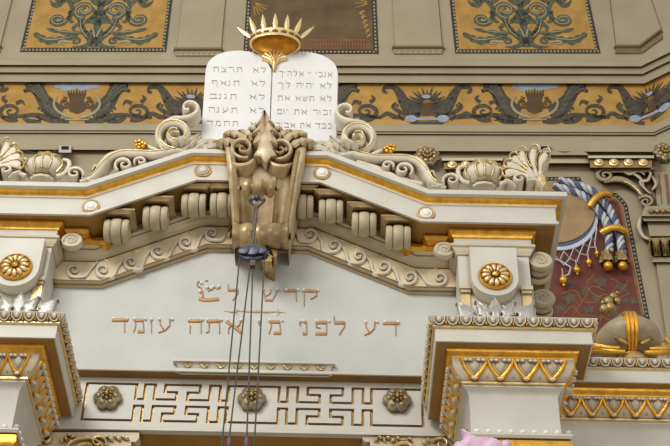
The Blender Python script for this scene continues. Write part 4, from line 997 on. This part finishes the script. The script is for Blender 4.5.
    for s in (-1, 1):
        f = lambda *P: [(s*(p[0]), p[1]) for p in P]
        fl(b, M_, f((-22, 37.5), (-36, 40), (-48, 40.5), (-58, 37)), [.3, 1, 1.2, .2], h+.004); fl(b, M_, f((-14, 33.2), (-30, 33), (-44, 31)), [.3, .9, .2], h+.004)
        fl(b, M_, f((-24, 43.5), (-32, 42), (-36, 44), (-30, 45.5)), [1.6, 2.4, 2, .4], h+.004); fl(b, M_, f((-46, 0), (-40, -3), (-36, 1)), [2, 3, .5], h+.004)
        stroke(b, M_, [(s*x, y) for x, y in spiral(-16, 11, 11.2, 3, 90, 1.4, .72, 30)], 1., 0, h+.005, prof='flat')
        stroke(b, M_, [(s*x, y) for x, y in spiral(-41.5, 20.5, 9, 2, 0, 1.4, .62, 30)], .9, 0, h+.005, prof='flat')
        fl(b, M_, f((-1, 38), (-4, 30), (-8, 26)), [1.6, 1.4, .4], h+.004); fl(b, M_, f((-7, 39), (-15, 31), (-19, 20)), [.5, 1.2, .5], h+.004)
    b.build('leaf_highlight', INKL, o)
    return o
painted_panel(93, 52, 73, 'the one away from the angled wall corner')
painted_panel(527.5, 53.5, 72.5, 'the one next to the angled wall corner')
# middle panel
o = empty('inscribed_mural', WL.px(311, 54), 'brown wall panel with faint gilt writing and rays, partly behind the gilt crown', 'painted panel')
def Xm(x, y): return 311+x+(311+x-322)/1290*(y-52)
Mm = lambda x, y, h: WL.px(Xm(x, y), y, h)
b = MB(); poly(b, Mm, [(-67.5, 54), (67.5, 54), (67.5, -40), (-67.5, -40)], 0, .008); b.build('checked_border', DARK, o)
b = MB(); poly(b, Mm, [(-62.5, 50.5), (62.5, 50.5), (62.5, -40), (-62.5, -40)], 0, .012); b.build('brown_ground', BROWN, o)
b = MB()
for s in (-1, 1):
    for i in range(22): y = 50-i*3.6; domed(b, Mm, [(s*65-.9, y-1), (s*65+.9, y-1), (s*65+.9, y+.9), (s*65-.9, y+.9)], .008, .01, .001)
for i in range(33): x = -62+i*3.9; domed(b, Mm, [(x-1, 51.5), (x+1, 51.5), (x+1, 53), (x-1, 53)], .008, .01, .001)
b.build('border_print', INKL, o)
b = MB()
for i in range(42): x = -60+i*2.9; stroke(b, Mm, [(x, 42), (x, 50)], 1.1, 0, .016, prof='flat')
stroke(b, Mm, [(-61, 41), (61, 41)], 1.2, 0, .016, prof='flat'); stroke(b, Mm, [(-61, 46), (61, 46)], .7, 0, .017, prof='flat'); b.build('fringe', REDL, o)
b = MB()
for k in range(9): a = radians(20+k*16); stroke(b, Mm, [(-60+2*abs(cos(a)), 3+3*sin(a)), (-60+17*abs(cos(a)), 3+14*sin(a))], [1.2, .3], 0, .016, prof='flat')
for k in range(9): a = radians(200-k*20); stroke(b, Mm, [(60-2*abs(cos(a)), 4-3*sin(a)), (60-16*abs(cos(a)), 4-14*sin(a))], [1.2, .3], 0, .016, prof='flat')
for k in range(6): fl(b, Mm, [(55+k, 12+k*4.6), (50+k*1.6, 14+k*4.6), (56, 17+k*4.4)], [2, 1.5, .5], .016)
b.build('gilt_rays', OCHRE, o)
b = MB(); m = lambda u, v, h: Mm(u-311, v, .016+h)
u = 346
for c in ['alef', 'nun', 'kaf', 'yod', 'lamed', 'he', 'yod', 'fkaf']: letter(b, m, c, u-4.3, u, 4.5, 9.5, .0, .8); u -= 5.6
b.build('faint_lettering', mat('faint_gilt', (126, 98, 58), .6), o)

# painted frieze -----------------------------------------------------------
FR = empty('painted_frieze', WL.px(300, 124), 'ochre frieze band painted with dark winged vases, horned shells and spiral scrolls', 'frieze')
b = MB(); sweep_plan(b, wpath, [(.006, wz(124.5, .006)), (.006, wz(83, .006))]); b.build('ochre_ground', OCHRE, FR)
def winged_vase(cu, dv=0, mm=None):
    m = mm or (lambda x, y, h: WL.px(cu+x, 104+dv+y, h))
    H = .012; b = MB()
    for s in (-1, 1):
        f = lambda *P: [(s*p[0], p[1]) for p in P]
        fl(b, m, f((-15, 10), (-24, 6), (-33, -3), (-40, -11), (-42, -18)), [12, 17, 14, 7, 1], H)
        for k, (x, y) in enumerate(((-53, -12), (-51, -17), (-46, -20), (-40, -20), (-34, -18))):
            fl(b, m, f((-36+k*2, -3), ((x-38)/2, (y-6)*.75), (x, y), (x+2.5, y-.8)), [4, 4.4, 3.4, 1], H+.001*k)
        fl(b, m, f((-8, 17), (-20, 17.5), (-32, 14), (-44, 11.5), (-60, 13), (-75, 14)), [5, 6, 7, 4, 3, 3], H)
        fl(b, m, f((-40, 13), (-36, 16), (-41, 17)), [2, 2, .3], H)
        comb(b, m, (s*-38, 3), (s*-22, 14), 4, 5, 3, 150 if s > 0 else 30, H)
    w_ = b.build('wing', INK, FR); b = MB()
    for s in (-1, 1):
        f = lambda *P: [(s*p[0], p[1]) for p in P]
        for k, (x, y) in enumerate(((-52, -12), (-50, -16.5), (-45.5, -19.3), (-39.5, -19.5))): fl(b, m, f((-34+k*2, -1), ((x-38)/2, (y-6)*.75), (x, y)), [.6, 1.2, .4], H+.008)
        for k in range(5): fl(b, m, f((-36+k*4, -4+k*3.2), (-31+k*3.2, 4+k*2.4), (-28+k*2.4, 11+k*1)), [.5, 1, .3], H+.008)
    b.build('feather_line', INKF, FR)
    b = MB()
    domed(b, m, [(-9, -9), (9, -9), (7, -3), (10, 3), (7, 8), (0, 10.5), (-7, 8), (-10, 3), (-7, -3)], H, H+.002, .001)
    for k in range(7): stroke(b, m, [(-7.5+2.5*k, -8), (-9+3*k, -13.5-(1.6 if k == 3 else 0))], [3, .4], 0, H+.003, prof='flat')
    for s in (-1, 1): stroke(b, m, [(s*x, y) for x, y in spiral(-12, 0, 5.5, 1, 60, 1.2, .8, 20)], [2.2, 1.6], 0, H+.003, prof='flat'); comb(b, m, (s*-9, -6), (s*-13, 0), 5, 3, 2, 200 if s > 0 else -20, H+.002)
    b.build('vase', mat('painted_umber', (94, 74, 50), .7, var=.15, bump=0) if 'painted_umber' not in bpy.data.materials else bpy.data.materials['painted_umber'], FR)
    b = MB()
    for s in (-1, 1): fl(b, m, [(s*-19, -8), (s*-23, 0), (s*-20, 7), (s*-12, 12), (s*-4, 14)], [1.5, 2.4, 2.4, 2.6, 2.4], H+.004)
    fl(b, m, [(-12, 16), (0, 16.6), (12, 16)], 1.4, H+.004); b.build('white_outline', INKL, FR)
    b = MB()
    for i, (x, y, r) in enumerate(((-18, -17, 5), (-11, -15, 5.5), (-3, -16.5, 5), (5, -15.5, 5), (12, -16.5, 5.5), (19, -17.5, 5), (0, -18.5, 8), (-12, -18.5, 7), (13, -18.5, 7))):
        domed(b, m, ellipse(x, max(y, -19+r*.55*.0-0) , r, 2.9 if y > -17 else 2.2, 12), H-.003, H-.002, .0004*i)
    b.build('cloud', BLUE, FR)
def horned_shell(cu, mm=None):
    m = mm or (lambda x, y, h: WL.px(cu+x, 104+y, h))
    H = .012; b = MB()
    for s in (-1, 1):
        f = lambda *P: [(s*p[0], p[1]) for p in P]
        fl(b, m, f((-6, 9), (-16, 5), (-23, -2), (-28, -11), (-34, -16.5), (-42, -16), (-43.5, -12), (-40, -11)), [20, 17, 11, 8, 5, 4, 3, 2.6], H)
        fl(b, m, f((-6, 10), (-18, 12), (-28, 8), (-34, 3), (-31, -1)), [3, 4, 4, 4, 1], H)
        fl(b, m, f((-22, 15), (-33, 13), (-40, 10), (-48, 14), (-60, 12)), [2, 5, 4, 3, 3], H)
        fl(b, m, f((-24, 17), (-28, 12), (-26, 8)), [2, 2, 1], H)
        comb(b, m, (s*-22, -7), (s*-30, 4), 3, 3, 3, 190 if s > 0 else -10, H)
    for k in range(13):
        a = radians(-90+(k-6)*14); stroke(b, m, [(6*cos(a), 2+6*sin(a)), (22*cos(a), 2+19*sin(a)*(.98 if k % 2 else .85))], [4.4, .3], 0, H+.003, prof='flat')
    fl(b, m, [(-17, 19), (-6, 20), (6, 20), (17, 19)], [2, 4, 4, 2], H)
    b.build('horned_shell', INK, FR)
    b = MB(); domed(b, m, [(-7, 12), (7, 12), (5.5, 6), (2.5, 0), (-2.5, 0), (-5.5, 6)], H+.004, H+.005, .001)
    for k in range(11): a = radians(-90+(k-5)*13); stroke(b, m, [(5*cos(a), 9+7*sin(a)), (15*cos(a), 9+15*sin(a))], [1.2, .3], 0, H+.006, prof='flat')
    b.build('shell_heart', bpy.data.materials['painted_umber'], FR)
    b = MB(); domed(b, m, ellipse(-1, -6.5, 4.6, 2, 14), H+.005, H+.006, .001)
    for s in (-1, 1): domed(b, m, ellipse(s*16, 15.5, 6, 3.6, 18), H+.003, H+.004, .001)
    poly(b, m, [(-11, 14.6), (11, 14.6), (11, 16.8), (-11, 16.8)], H+.001, H+.003); b.build('blue_disc', BLUE, FR)
def scroll_motif(u, v, s, mm=None):
    m = mm or (lambda x, y, h: WL.px(u+x, v+y, h)); b = MB()
    stroke(b, m, [(s*x, y) for x, y in spiral(0, 0, 13.5, 1.0, 60, 1.7, .68, 46)], [4.6, 4.2, 3.2, 2.4, 2, 1.6], 0, .012, prof='flat')
    fl(b, m, [(s*12, 5), (s*18, 9.5), (s*30, 10.5)], [4, 4.5, 4], .012)
    fl(b, m, [(s*-4, -9), (s*-8, -13), (s*-5, -16)], [4, 3.5, .5], .012); fl(b, m, [(s*5, -8), (s*11, -10), (s*14, -6)], [4, 3.5, .5], .012)
    b.build('spiral_scroll', INK, FR)
winged_vase(77); winged_vase(534.5); winged_vase(306); horned_shell(192); horned_shell(427)
for u, v, s in ((11, 112, 1), (137, 112, -1), (247, 112, 1), (366, 112, -1), (484, 112, 1), (593, 112, -1)): scroll_motif(u, v, s)
b = MB(); stroke(b, lambda u, v, h: WL.px(u, v, h), spiral(1, 88, 7, 1.5, 0, 1.3, .6, 24), [3, 3, 2], 0, .012, prof='flat'); b.build('spiral_scroll', INK, FR)
def ang_m(x, y, h):   # motif wrapped round the wall's corner
    u, v = 650+x*.95, 104+y
    if u < 646: return WL.px(u, v, h)
    q_ = W2p.px(u, v-(u-645)*.57, h); return q_
horned_shell(0, ang_m)

# lower wall fittings ---------------------------------------------------------
def rosette_block(u0, u1, v0, v1, lb):
    m = lambda u, v, h: WL.px(u, v, h); o = empty('rosette_block', WL.px((u0+u1)/2, v1), lb, 'wall block', 'bronze rosette blocks')
    b = MB(); H = .22
    poly(b, lambda u, v, h: WL.pxh(u, v, h), [(u0, v0), (u1, v0), (u1, v1), (u0, v1)], 0, H); b.build('block', AGOLD, o)
    b = MB(); poly(b, lambda u, v, h: WL.pxh(u, v, h), [(u0-2, v0-1.5), (u1+2, v0-1.5), (u1+2, v0+1), (u0-2, v0+1)], 0, H+.03); poly(b, lambda u, v, h: WL.pxh(u, v, h), [(u0+3, v1-1), (u1-3, v1-1), (u1-6, v1+5), (u0+6, v1+5)], 0, H-.08); b.build('moulding', STONE, o)
    for i in range(4):
        u = u0+(u1-u0)*(i+.6)/4.2; v = (v0+v1)/2+.3; c = WL.pxh(u, v, H); b = MB()
        lathe(b, c, WL.n, [(.055, 0), (.06, .01), (.045, .02)], 14); lathe(b, c, WL.n, [(.038, .0), (.034, .03), (.001, .045)], 12); b.build('gilt_stud', PGOLD, o)
rosette_block(444, 501, 159.5, 169, 'bronze block with four gilt studs on the wall behind the carved vase')
rosette_block(590, 652, 157, 167.5, 'bronze block with four gilt studs above the scrolled wall bracket')
def wall_rosette(u, v, r, lb):
    c = WL.pxh(u, v, .1); o = flower(c, WL.n, r, 'wall_rosette', None, (ROSB, AGOLD), 9, .07); tag(o, lb, 'rosette', 'round bronze wall rosettes')
wall_rosette(427, 158, .145, 'round bronze wall rosette between the floral volute and the stud block')
wall_rosette(665, 153.5, .135, 'round bronze wall rosette near the corner, beside the scrolled bracket')
# dark palmette under the stud block behind the vase
b = MB()
for k in range(7): a = radians(-90+(k-3)*22); stroke(b, wq, [(455, 184), (455+9*cos(a)*.8, 184+10*sin(a)*.8), (455+12*cos(a), 184+13*sin(a))], [1.5, 3.6, .5], .02, .02)
o = b.build('wall_palmette', AGOLD); tag(o, 'small dark bronze palmette on the wall under the stud block', 'ornament')
# cap ledge
o = empty('wall_ledge', WL.px(566, 166), 'plain tan ledge block high on the wall above the red panel', 'ledge')
b = MB(); poly(b, lambda u, v, h: WL.pxh(u, v, h), smooth([(541, 155), (546, 150), (552, 150), (560, 152), (566, 152.5), (574, 151), (583, 151), (588, 154), (588, 155)], 2), 0, .2); b.build('ledge_top', WALL, o); b = MB(); poly(b, lambda u, v, h: WL.pxh(u, v, h), [(541, 155), (588, 155), (590, 163), (540, 163)], 0, .14); b.build('ledge_block', STONE, o)
# scrolled wall bracket
o = empty('scroll_bracket', WL.px(640, 205), 'tan scrolled wall bracket with gilt rib and filigree below the stud block', 'bracket')
bm_ = lambda u, v, h: WL.pxh(u, v, .12+h)
b = MB(); stroke(b, bm_, spiral(605.5, 175, 10, 1.5, -60, -1.6, .72, 40), [5, 5, 4, 3.5, 3], .05, 0, back=-.12); b.build('volute', WALL, o)
b = MB(); stroke(b, bm_, smooth([(604, 181), (616, 179), (626, 181), (636, 188), (643, 197)], 5), [5, 6, 6, 5, 4], .04, 0, back=-.12); b.build('arm', WALL, o)
b = MB(); stroke(b, bm_, smooth([(620, 180), (630, 183.5), (638, 190), (643.5, 197.5)], 5), [1, 2, 2, 1], .03, .04); b.build('gilt_rib', PGOLD, o)
b = MB(); stroke(b, bm_, spiral(646, 201.5, 8, 1.2, -150, 1.6, .75, 36), [4, 4, 3.2, 2.6], .05, 0, back=-.12); b.build('volute', WALL, o)
b = MB()
for P_ in ([(614, 172), (622, 171), (630, 174), (638, 171), (645, 175)], [(640, 170), (650, 172), (648, 180), (640, 182), (646, 190), (651, 194)], [(632, 173), (640, 178), (644, 186)], [(644, 170), (654, 168)], [(652, 176), (656, 184), (652, 190)]):
    stroke(b, bm_, smooth(P_, 5), [1.5, 3.4, 3, 1.5], .03, 0, back=-.1)
b.build('filigree', STONE, o)
# pilaster with capital under the bracket
o = empty('wall_pilaster', WL.px(660, 300), 'tan wall pilaster with bronze leaf capital, cut by the picture edge', 'pilaster')
wp2 = lambda u, v, h: WL.pxh(u, v, h)
b = MB(); poly(b, wp2, [(645, 206), (700, 206), (700, 216), (641, 216)], 0, .2); poly(b, wp2, [(641, 216), (700, 216), (700, 221), (644, 221)], 0, .16); poly(b, wp2, [(647, 221), (700, 221), (700, 236), (650, 236)], 0, .1); b.build('abacus', WALL, o)
b = MB(); stroke(b, wp2, smooth([(642, 216), (639, 226), (643, 236), (650, 240), (653, 246)], 5), [4, 5, 4, 3, 2], .04, .1, back=0); b.build('side_scroll', STONE, o)
b = MB(); poly(b, wp2, [(648, 238), (700, 237), (700, 255), (654, 256)], 0, .14); b.build('capital', AGOLD, o)
b = MB()
for i in range(3): leaf(b, lambda u, v, h: WL.pxh(u, v, h), [(653+i*9, 256), (652+i*9, 248), (651+i*9, 239)], 4.5, 3, .1, .16, .05)
b.build('capital_leaf', AGOLD, o)
b = MB()
for i in range(5): ball(b, WL.pxh(651+i*6, 211, .22), .03, 6)
b.build('bead_edging', AGOLD, o)
b = MB(); poly(b, wp2, [(654, 257), (700, 257), (700, 262), (652, 262)], 0, .12); poly(b, wp2, [(656, 262), (730, 262), (740, 390), (674, 390)], 0, .08); b.build('shaft', WALL, o)
o2 = MB(); poly(o2, wp2, [(654, 172), (700, 170), (700, 206), (657, 206)], 0, .05); so = o2.build('pilaster_panel', WALL, o)
b = MB(); stroke(b, wp2, [(659, 174), (662, 204)], 1.0, 0, .055); stroke(b, wp2, [(666, 174), (669, 204)], 3, 0, .055); b.build('red_stripe', REDL, so)

# red panel --------------------------------------------------------------------
RP = empty('red_mural', WL.px(600, 330), 'oxblood painted wall panel with dotted border and muted vine pattern', 'painted panel')
out = [(500, 178), (579, 177.5)]+smooth([(581, 180), (583.5, 187), (590, 191.5), (598, 193.5), (605, 194)], 4)+[(616, 193.5), (622, 199), (627, 205), (650, 322), (663, 390), (500, 390)]
def inset(P, d):
    c = []; n = len(P)
    for i in range(n):
        a, b_, e = P[i-1], P[i], P[(i+1) % n]; n1 = (-(b_[1]-a[1]), b_[0]-a[0]); n2 = (-(e[1]-b_[1]), e[0]-b_[0]); l1 = hypot(*n1) or 1; l2 = hypot(*n2) or 1
        v = (n1[0]/l1+n2[0]/l2, n1[1]/l1+n2[1]/l2); L = hypot(*v) or 1; k = 1/max(.5, (v[0]*n1[0]+v[1]*n1[1])/(L*l1)); c.append((b_[0]+v[0]/L*d*k, b_[1]+v[1]/L*d*k))
    return c
for nm, mt, d, h in (('dotted_border', DARK, 0, .012), ('tan_line', WALL, 4.2, .016), ('inner_line', REDL, 5.2, .02), ('red_ground', RED, 8.2, .024)):
    b = MB(); poly(b, wq, inset(out, d), .005, h); b.build(nm, mt, RP)
b = MB(); path_ = inset(out, 2.2)[1:-2]; dist = 0; nxt = 0
for p, q_ in zip(path_, path_[1:]):
    L = hypot(q_[0]-p[0], q_[1]-p[1])
    while nxt < dist+L:
        t = (nxt-dist)/L; ball(b, wq(p[0]+(q_[0]-p[0])*t, p[1]+(q_[1]-p[1])*t, .014), .016, 4); nxt += 4.2
    dist += L
p = (500, 180)
for i in range(18): ball(b, wq(500+i*4.3, 180, .014), .016, 4)
b.build('border_dots', INKL, RP)
b = MB()
random.seed(11)
def blotch(u, v, s):
    pts = []
    for k in range(10):
        a = 2*pi*k/10+.3*random.random(); r = s*(1 if k % 2 else .5)*(.8+.4*random.random()); pts.append((u+r*cos(a)*1.25, v+r*sin(a)))
    domed(b, wq, pts, .024, .026, .001)
for u, v, s in ((601, 283, 7), (570, 300, 7), (589, 311, 6), (622, 289, 6), (612, 312, 7), (567, 284, 5), (634, 302, 5), (585, 292, 5), (560, 310, 5), (580, 326, 6), (640, 318, 5), (632, 325, 6), (607, 334, 6), (596, 299, 4.5), (625, 276+26, 4), (575, 340, 6), (562, 330, 5), (637, 340, 5)): blotch(u, v, s)
b.build('leaf_print', LEAFP, RP)
b = MB()
for P_ in ([(560, 296), (575, 292), (582, 302), (594, 304), (604, 296), (616, 300), (630, 294)], [(572, 318), (584, 300), (592, 288), (604, 292)], [(600, 322), (606, 306), (618, 296), (628, 282)], [(560, 320), (572, 308), (580, 316), (596, 318)], [(610, 280), (618, 284), (612, 294)], [(594, 276), (586, 286), (594, 296), (604, 300)], [(560, 340), (575, 330), (590, 328), (600, 318), (612, 322), (626, 314), (638, 320)]):
    stroke(b, wq, smooth(P_, 5), .7, 0, .028, prof='flat')
b.build('vine_print', VINEP, RP)
# drum-like disc
o = empty('tambourine', WL.px(570, 250, .05), 'tan notched disc with silvered rim, shown as a tambourine with a hanging bell net', 'tambourine')
dm = lambda u, v, h: WL.px(u, v, .03+h)
b = MB(); poly(b, dm, ellipse(560, 221, 37.5, 32.5, 48), 0, .03); b.build('rim', SILVER, o)
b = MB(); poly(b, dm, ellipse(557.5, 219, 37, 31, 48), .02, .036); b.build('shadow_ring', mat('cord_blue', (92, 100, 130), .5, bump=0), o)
b = MB(); P_ = [p for p in ellipse(556, 216.5, 38, 30.5, 60) if not (p[0] > 578 and p[1] < 206)]; poly(b, dm, P_, .02, .05); b.build('skin', TAN, o)
# bell net
o = empty('bell_net', WL.px(585, 265, .05), 'silver wire net hung with round gilt bells below the tambourine', 'net')
nm_ = lambda u, v: WL.px(u, v, .08)
b = MB()
top = [(553, 259), (563, 256), (573, 252.5), (583, 248), (591, 241), (596, 232)]
mid = [(559, 265), (569, 263), (579, 258), (588, 252), (594, 246), (598, 238)]
bot = [(563, 270), (576, 266.5), (586, 260), (594, 252), (598, 246)]
for i in range(5):
    tube(b, [nm_(*top[i]), nm_(*mid[i]), nm_(*top[i+1])], .008, 5)
    if i < 4: tube(b, [nm_(*mid[i]), nm_(*bot[i]), nm_(*mid[i+1])], .008, 5)
tube(b, [nm_(548, 262), nm_(559, 265), nm_(570, 272), nm_(568, 279), nm_(560, 282)], .01, 5); b.build('wire_net', SILVER, o)
for u, v, r in ((562.5, 285, .05), (576, 274.5, .042), (588, 267, .038), (596, 258, .03)):
    c = nm_(u, v); b = MB(); ball(b, c, r, 8); ball(b, c+Vector((0, 0, -r*1.35)), r*.4, 6); ball(b, c+Vector((0, 0, r*1.25)), r*.45, 6); be = b.build('bell', GOLD, o)
    b = MB(); tube(b, [c+Vector((0, 0, r*1.4)), c+Vector((0, 0, r*3.4))], .006, 5); b.build('bell_wire', SILVER, be)
# twisted cords
def twisted(pts, r, lb):
    o = empty('twisted_cord', wq(*pts[-1], .1), lb, 'cord', 'twisted silver cords'); P3 = [wq(u, v, .09) for u, v in smooth(pts, 8)]
    n = len(P3); L = [0]
    for a, c in zip(P3, P3[1:]): L.append(L[-1]+(c-a).length)
    N_ = int(L[-1]/.012)
    for ph in range(3):
        ln = []
        for i in range(N_+1):
            s = L[-1]*i/N_; j = max(k for k in range(n) if L[k] <= s+1e-9); j = min(j, n-2); t = (s-L[j])/(L[j+1]-L[j]); c = P3[j].lerp(P3[j+1], t); d = (P3[j+1]-P3[j]).normalized()
            a = Vector((0, -1, 0)).cross(d).normalized(); bb = d.cross(a); th = s*2*pi/.23+ph*2*pi/3
            ln.append(c+a*r*.55*cos(th)+bb*r*.55*sin(th))
        b = MB(); tube(b, ln, r*.56, 7); b.build('strand', (SILVER, CORDB, SILVER)[ph], o)
    return o
twisted([(553, 192), (566, 195), (583, 202), (595, 213), (605, 227), (608, 241), (608, 258)], .045, 'twisted silver cord with tassel, on the tambourine side of the pair')
twisted([(558, 186), (575, 190), (592, 197), (602, 206), (611, 220), (618, 239), (621, 258)], .045, 'twisted silver cord with tassel, on the dotted border side of the pair')
for pts, lb in (([(588, 214), (594, 208), (602, 204), (609, 203)], 'gilt clasp binding the two silver cords at their bend'), ([(600, 240.5), (608, 238.5), (617, 238.5), (625, 240)], 'gilt ring binding the two silver cords above the tassels')):
    b = MB(); P3 = smooth(pts, 5); tube(b, [wq(u, v, .13+.05*sin(pi*i/(len(P3)-1))) for i, (u, v) in enumerate(P3)], .04, 10); o = b.build('gilt_clasp', GOLD); tag(o, lb, 'clasp', 'gilt clasps on the cords')
for u, lb in ((607, 'crown-shaped bronze tassel ending in a ball, on the tambourine side'), (621.5, 'crown-shaped bronze tassel ending in a ball, beside the dotted border')):
    c = wq(u, 275, .1); t = empty('tassel', c, lb, 'tassel', 'bronze cord tassels')
    b = MB(); rows = []
    for r, z in ((.04, .25), (.05, .22), (.045, .2), (.07, .17), (.075, .13), (.085, .1), (.075, .08)):
        rows.append([c+Vector((r*(1+.12*cos(6*q_))*cos(q_), r*(1+.12*cos(6*q_))*sin(q_), z)) for q_ in [2*pi*i/36 for i in range(36)]])
    b.grid(rows, closeu=True); b.add(rows[0], [tuple(range(36))]); b.build('tassel_cap', AGOLD, t)
    b = MB(); ball(b, c+Vector((0, -.02, .03)), .055, 10); b.build('ball', GOLD, t)

# floodlights -------------------------------------------------------------------
for u, v, w, lb in ((65, 148, 6.2, 'small white floodlight on the wall trailing a thin wire'), (544, 148, 5.5, 'small white floodlight on the wall above the fan shell')):
    o = empty('floodlight', WL.px(u, v+4, .2), lb, 'floodlight', 'small floodlights'); b = MB(); q2 = lambda a, c, h: WL.pxh(a, c, h)
    poly(b, q2, [(u-w, v-2.5), (u+w, v-2.5), (u+w, v+4.5), (u-w, v+4.5)], .1, .24); b.build('housing', PLAST, o)
    b = MB(); poly(b, q2, [(u-w*.6, v-2.2+.3), (u+w*.6, v-2.2+.3), (u+w*.62, v+1.4), (u-w*.62, v+1.4)], .24, .245); b.build('lens', BLACK, o)
    if u < 100: b = MB(); tube(b, [WL.pxh(uu, vv, .13) for uu, vv in smooth([(59, 150), (50, 152.5), (38, 154), (28, 151), (22, 150)], 4)], .006, 5); b.build('wire', ROPE, o)

# pink petals at the bottom edge --------------------------------------------------
FLW = empty('pink_flower', at(480, 450, -1.5), 'pale pink ruffled flower rising into view at the bottom edge, before the pier', 'flower'); fq = Y(-1.5); fm = lambda u, v, h: fq.px(u, v, h)
for pts, d in (([(456, 456), (459, 446), (463, 440), (459, 433), (464, 433), (470, 438), (480, 441), (490, 441), (496, 447), (494, 458), (470, 460)], .06), ([(476, 460), (482, 447), (490, 442), (497, 444), (503, 449), (504, 460), (485, 462)], .08), ([(450, 462), (454, 448), (461, 446), (470, 449), (474, 458), (462, 464)], .08), ([(496, 458), (500, 446), (507, 443), (511, 448), (508, 458)], .06)):
    b = MB(); P_ = smooth(pts, 4, True); P_ = [(u+.6*sin(i*1.3), v+.5*cos(i*1.9)) for i, (u, v) in enumerate(P_)]; domed(b, fm, P_, d*.4, d*.6, d*.7); b.build('petal', PINK, FLW)
b = MB(); tube(b, [fm(480, 455, 0), fm(480, 560, 0)], .02); b.build('stem', mat('stem_green', (88, 116, 66), .6), FLW)

# ------------------------------------------------------------------ light
wd = bpy.data.worlds.new('world'); bpy.context.scene.world = wd; wd.use_nodes = True
nt = wd.node_tree; N = nt.nodes; L = nt.links; bg = N['Background']
tc = N.new('ShaderNodeTexCoord'); sx = N.new('ShaderNodeSeparateXYZ'); L.new(tc.outputs['Generated'], sx.inputs['Vector'])
mr = N.new('ShaderNodeMapRange'); mr.inputs['From Min'].default_value = -1; mr.inputs['From Max'].default_value = 1
L.new(sx.outputs['Z'], mr.inputs['Value'])
cr = N.new('ShaderNodeValToRGB'); e = cr.color_ramp.elements
e[0].position = .0; e[0].color = (.52, .44, .34, 1); e[1].position = 1; e[1].color = (.9, .9, .88, 1)
x = cr.color_ramp.elements.new(.45); x.color = (.62, .56, .48, 1); x = cr.color_ramp.elements.new(.62); x.color = (.88, .87, .84, 1)
L.new(mr.outputs['Result'], cr.inputs['Fac']); L.new(cr.outputs['Color'], bg.inputs['Color']); bg.inputs['Strength'].default_value = .66
def area(name, loc, target, size, power, col=(1, 1, 1)):
    l = bpy.data.lights.new(name, 'AREA'); l.shape = 'RECTANGLE'; l.size = size[0]; l.size_y = size[1]; l.energy = power; l.color = col
    o = bpy.data.objects.new(name, l); COL.objects.link(o); o.location = loc
    o.rotation_euler = (Vector(target)-Vector(loc)).to_track_quat('-Z', 'Y').to_euler(); return o
area('added_key_light', (-5, -9, 14), (0, 0, 9.5), (5, 4), 760, (1, .985, .95))  # soft key added from upper front left for directional shading
area('added_fill_light', (4, -12, 8), (0, 0, 10), (8, 5), 230, (1, .97, .92))  # weak warm fill added from below the gable
sc = bpy.context.scene
sc.view_settings.view_transform = 'Standard'; sc.view_settings.look = 'None'; sc.view_settings.exposure = 0
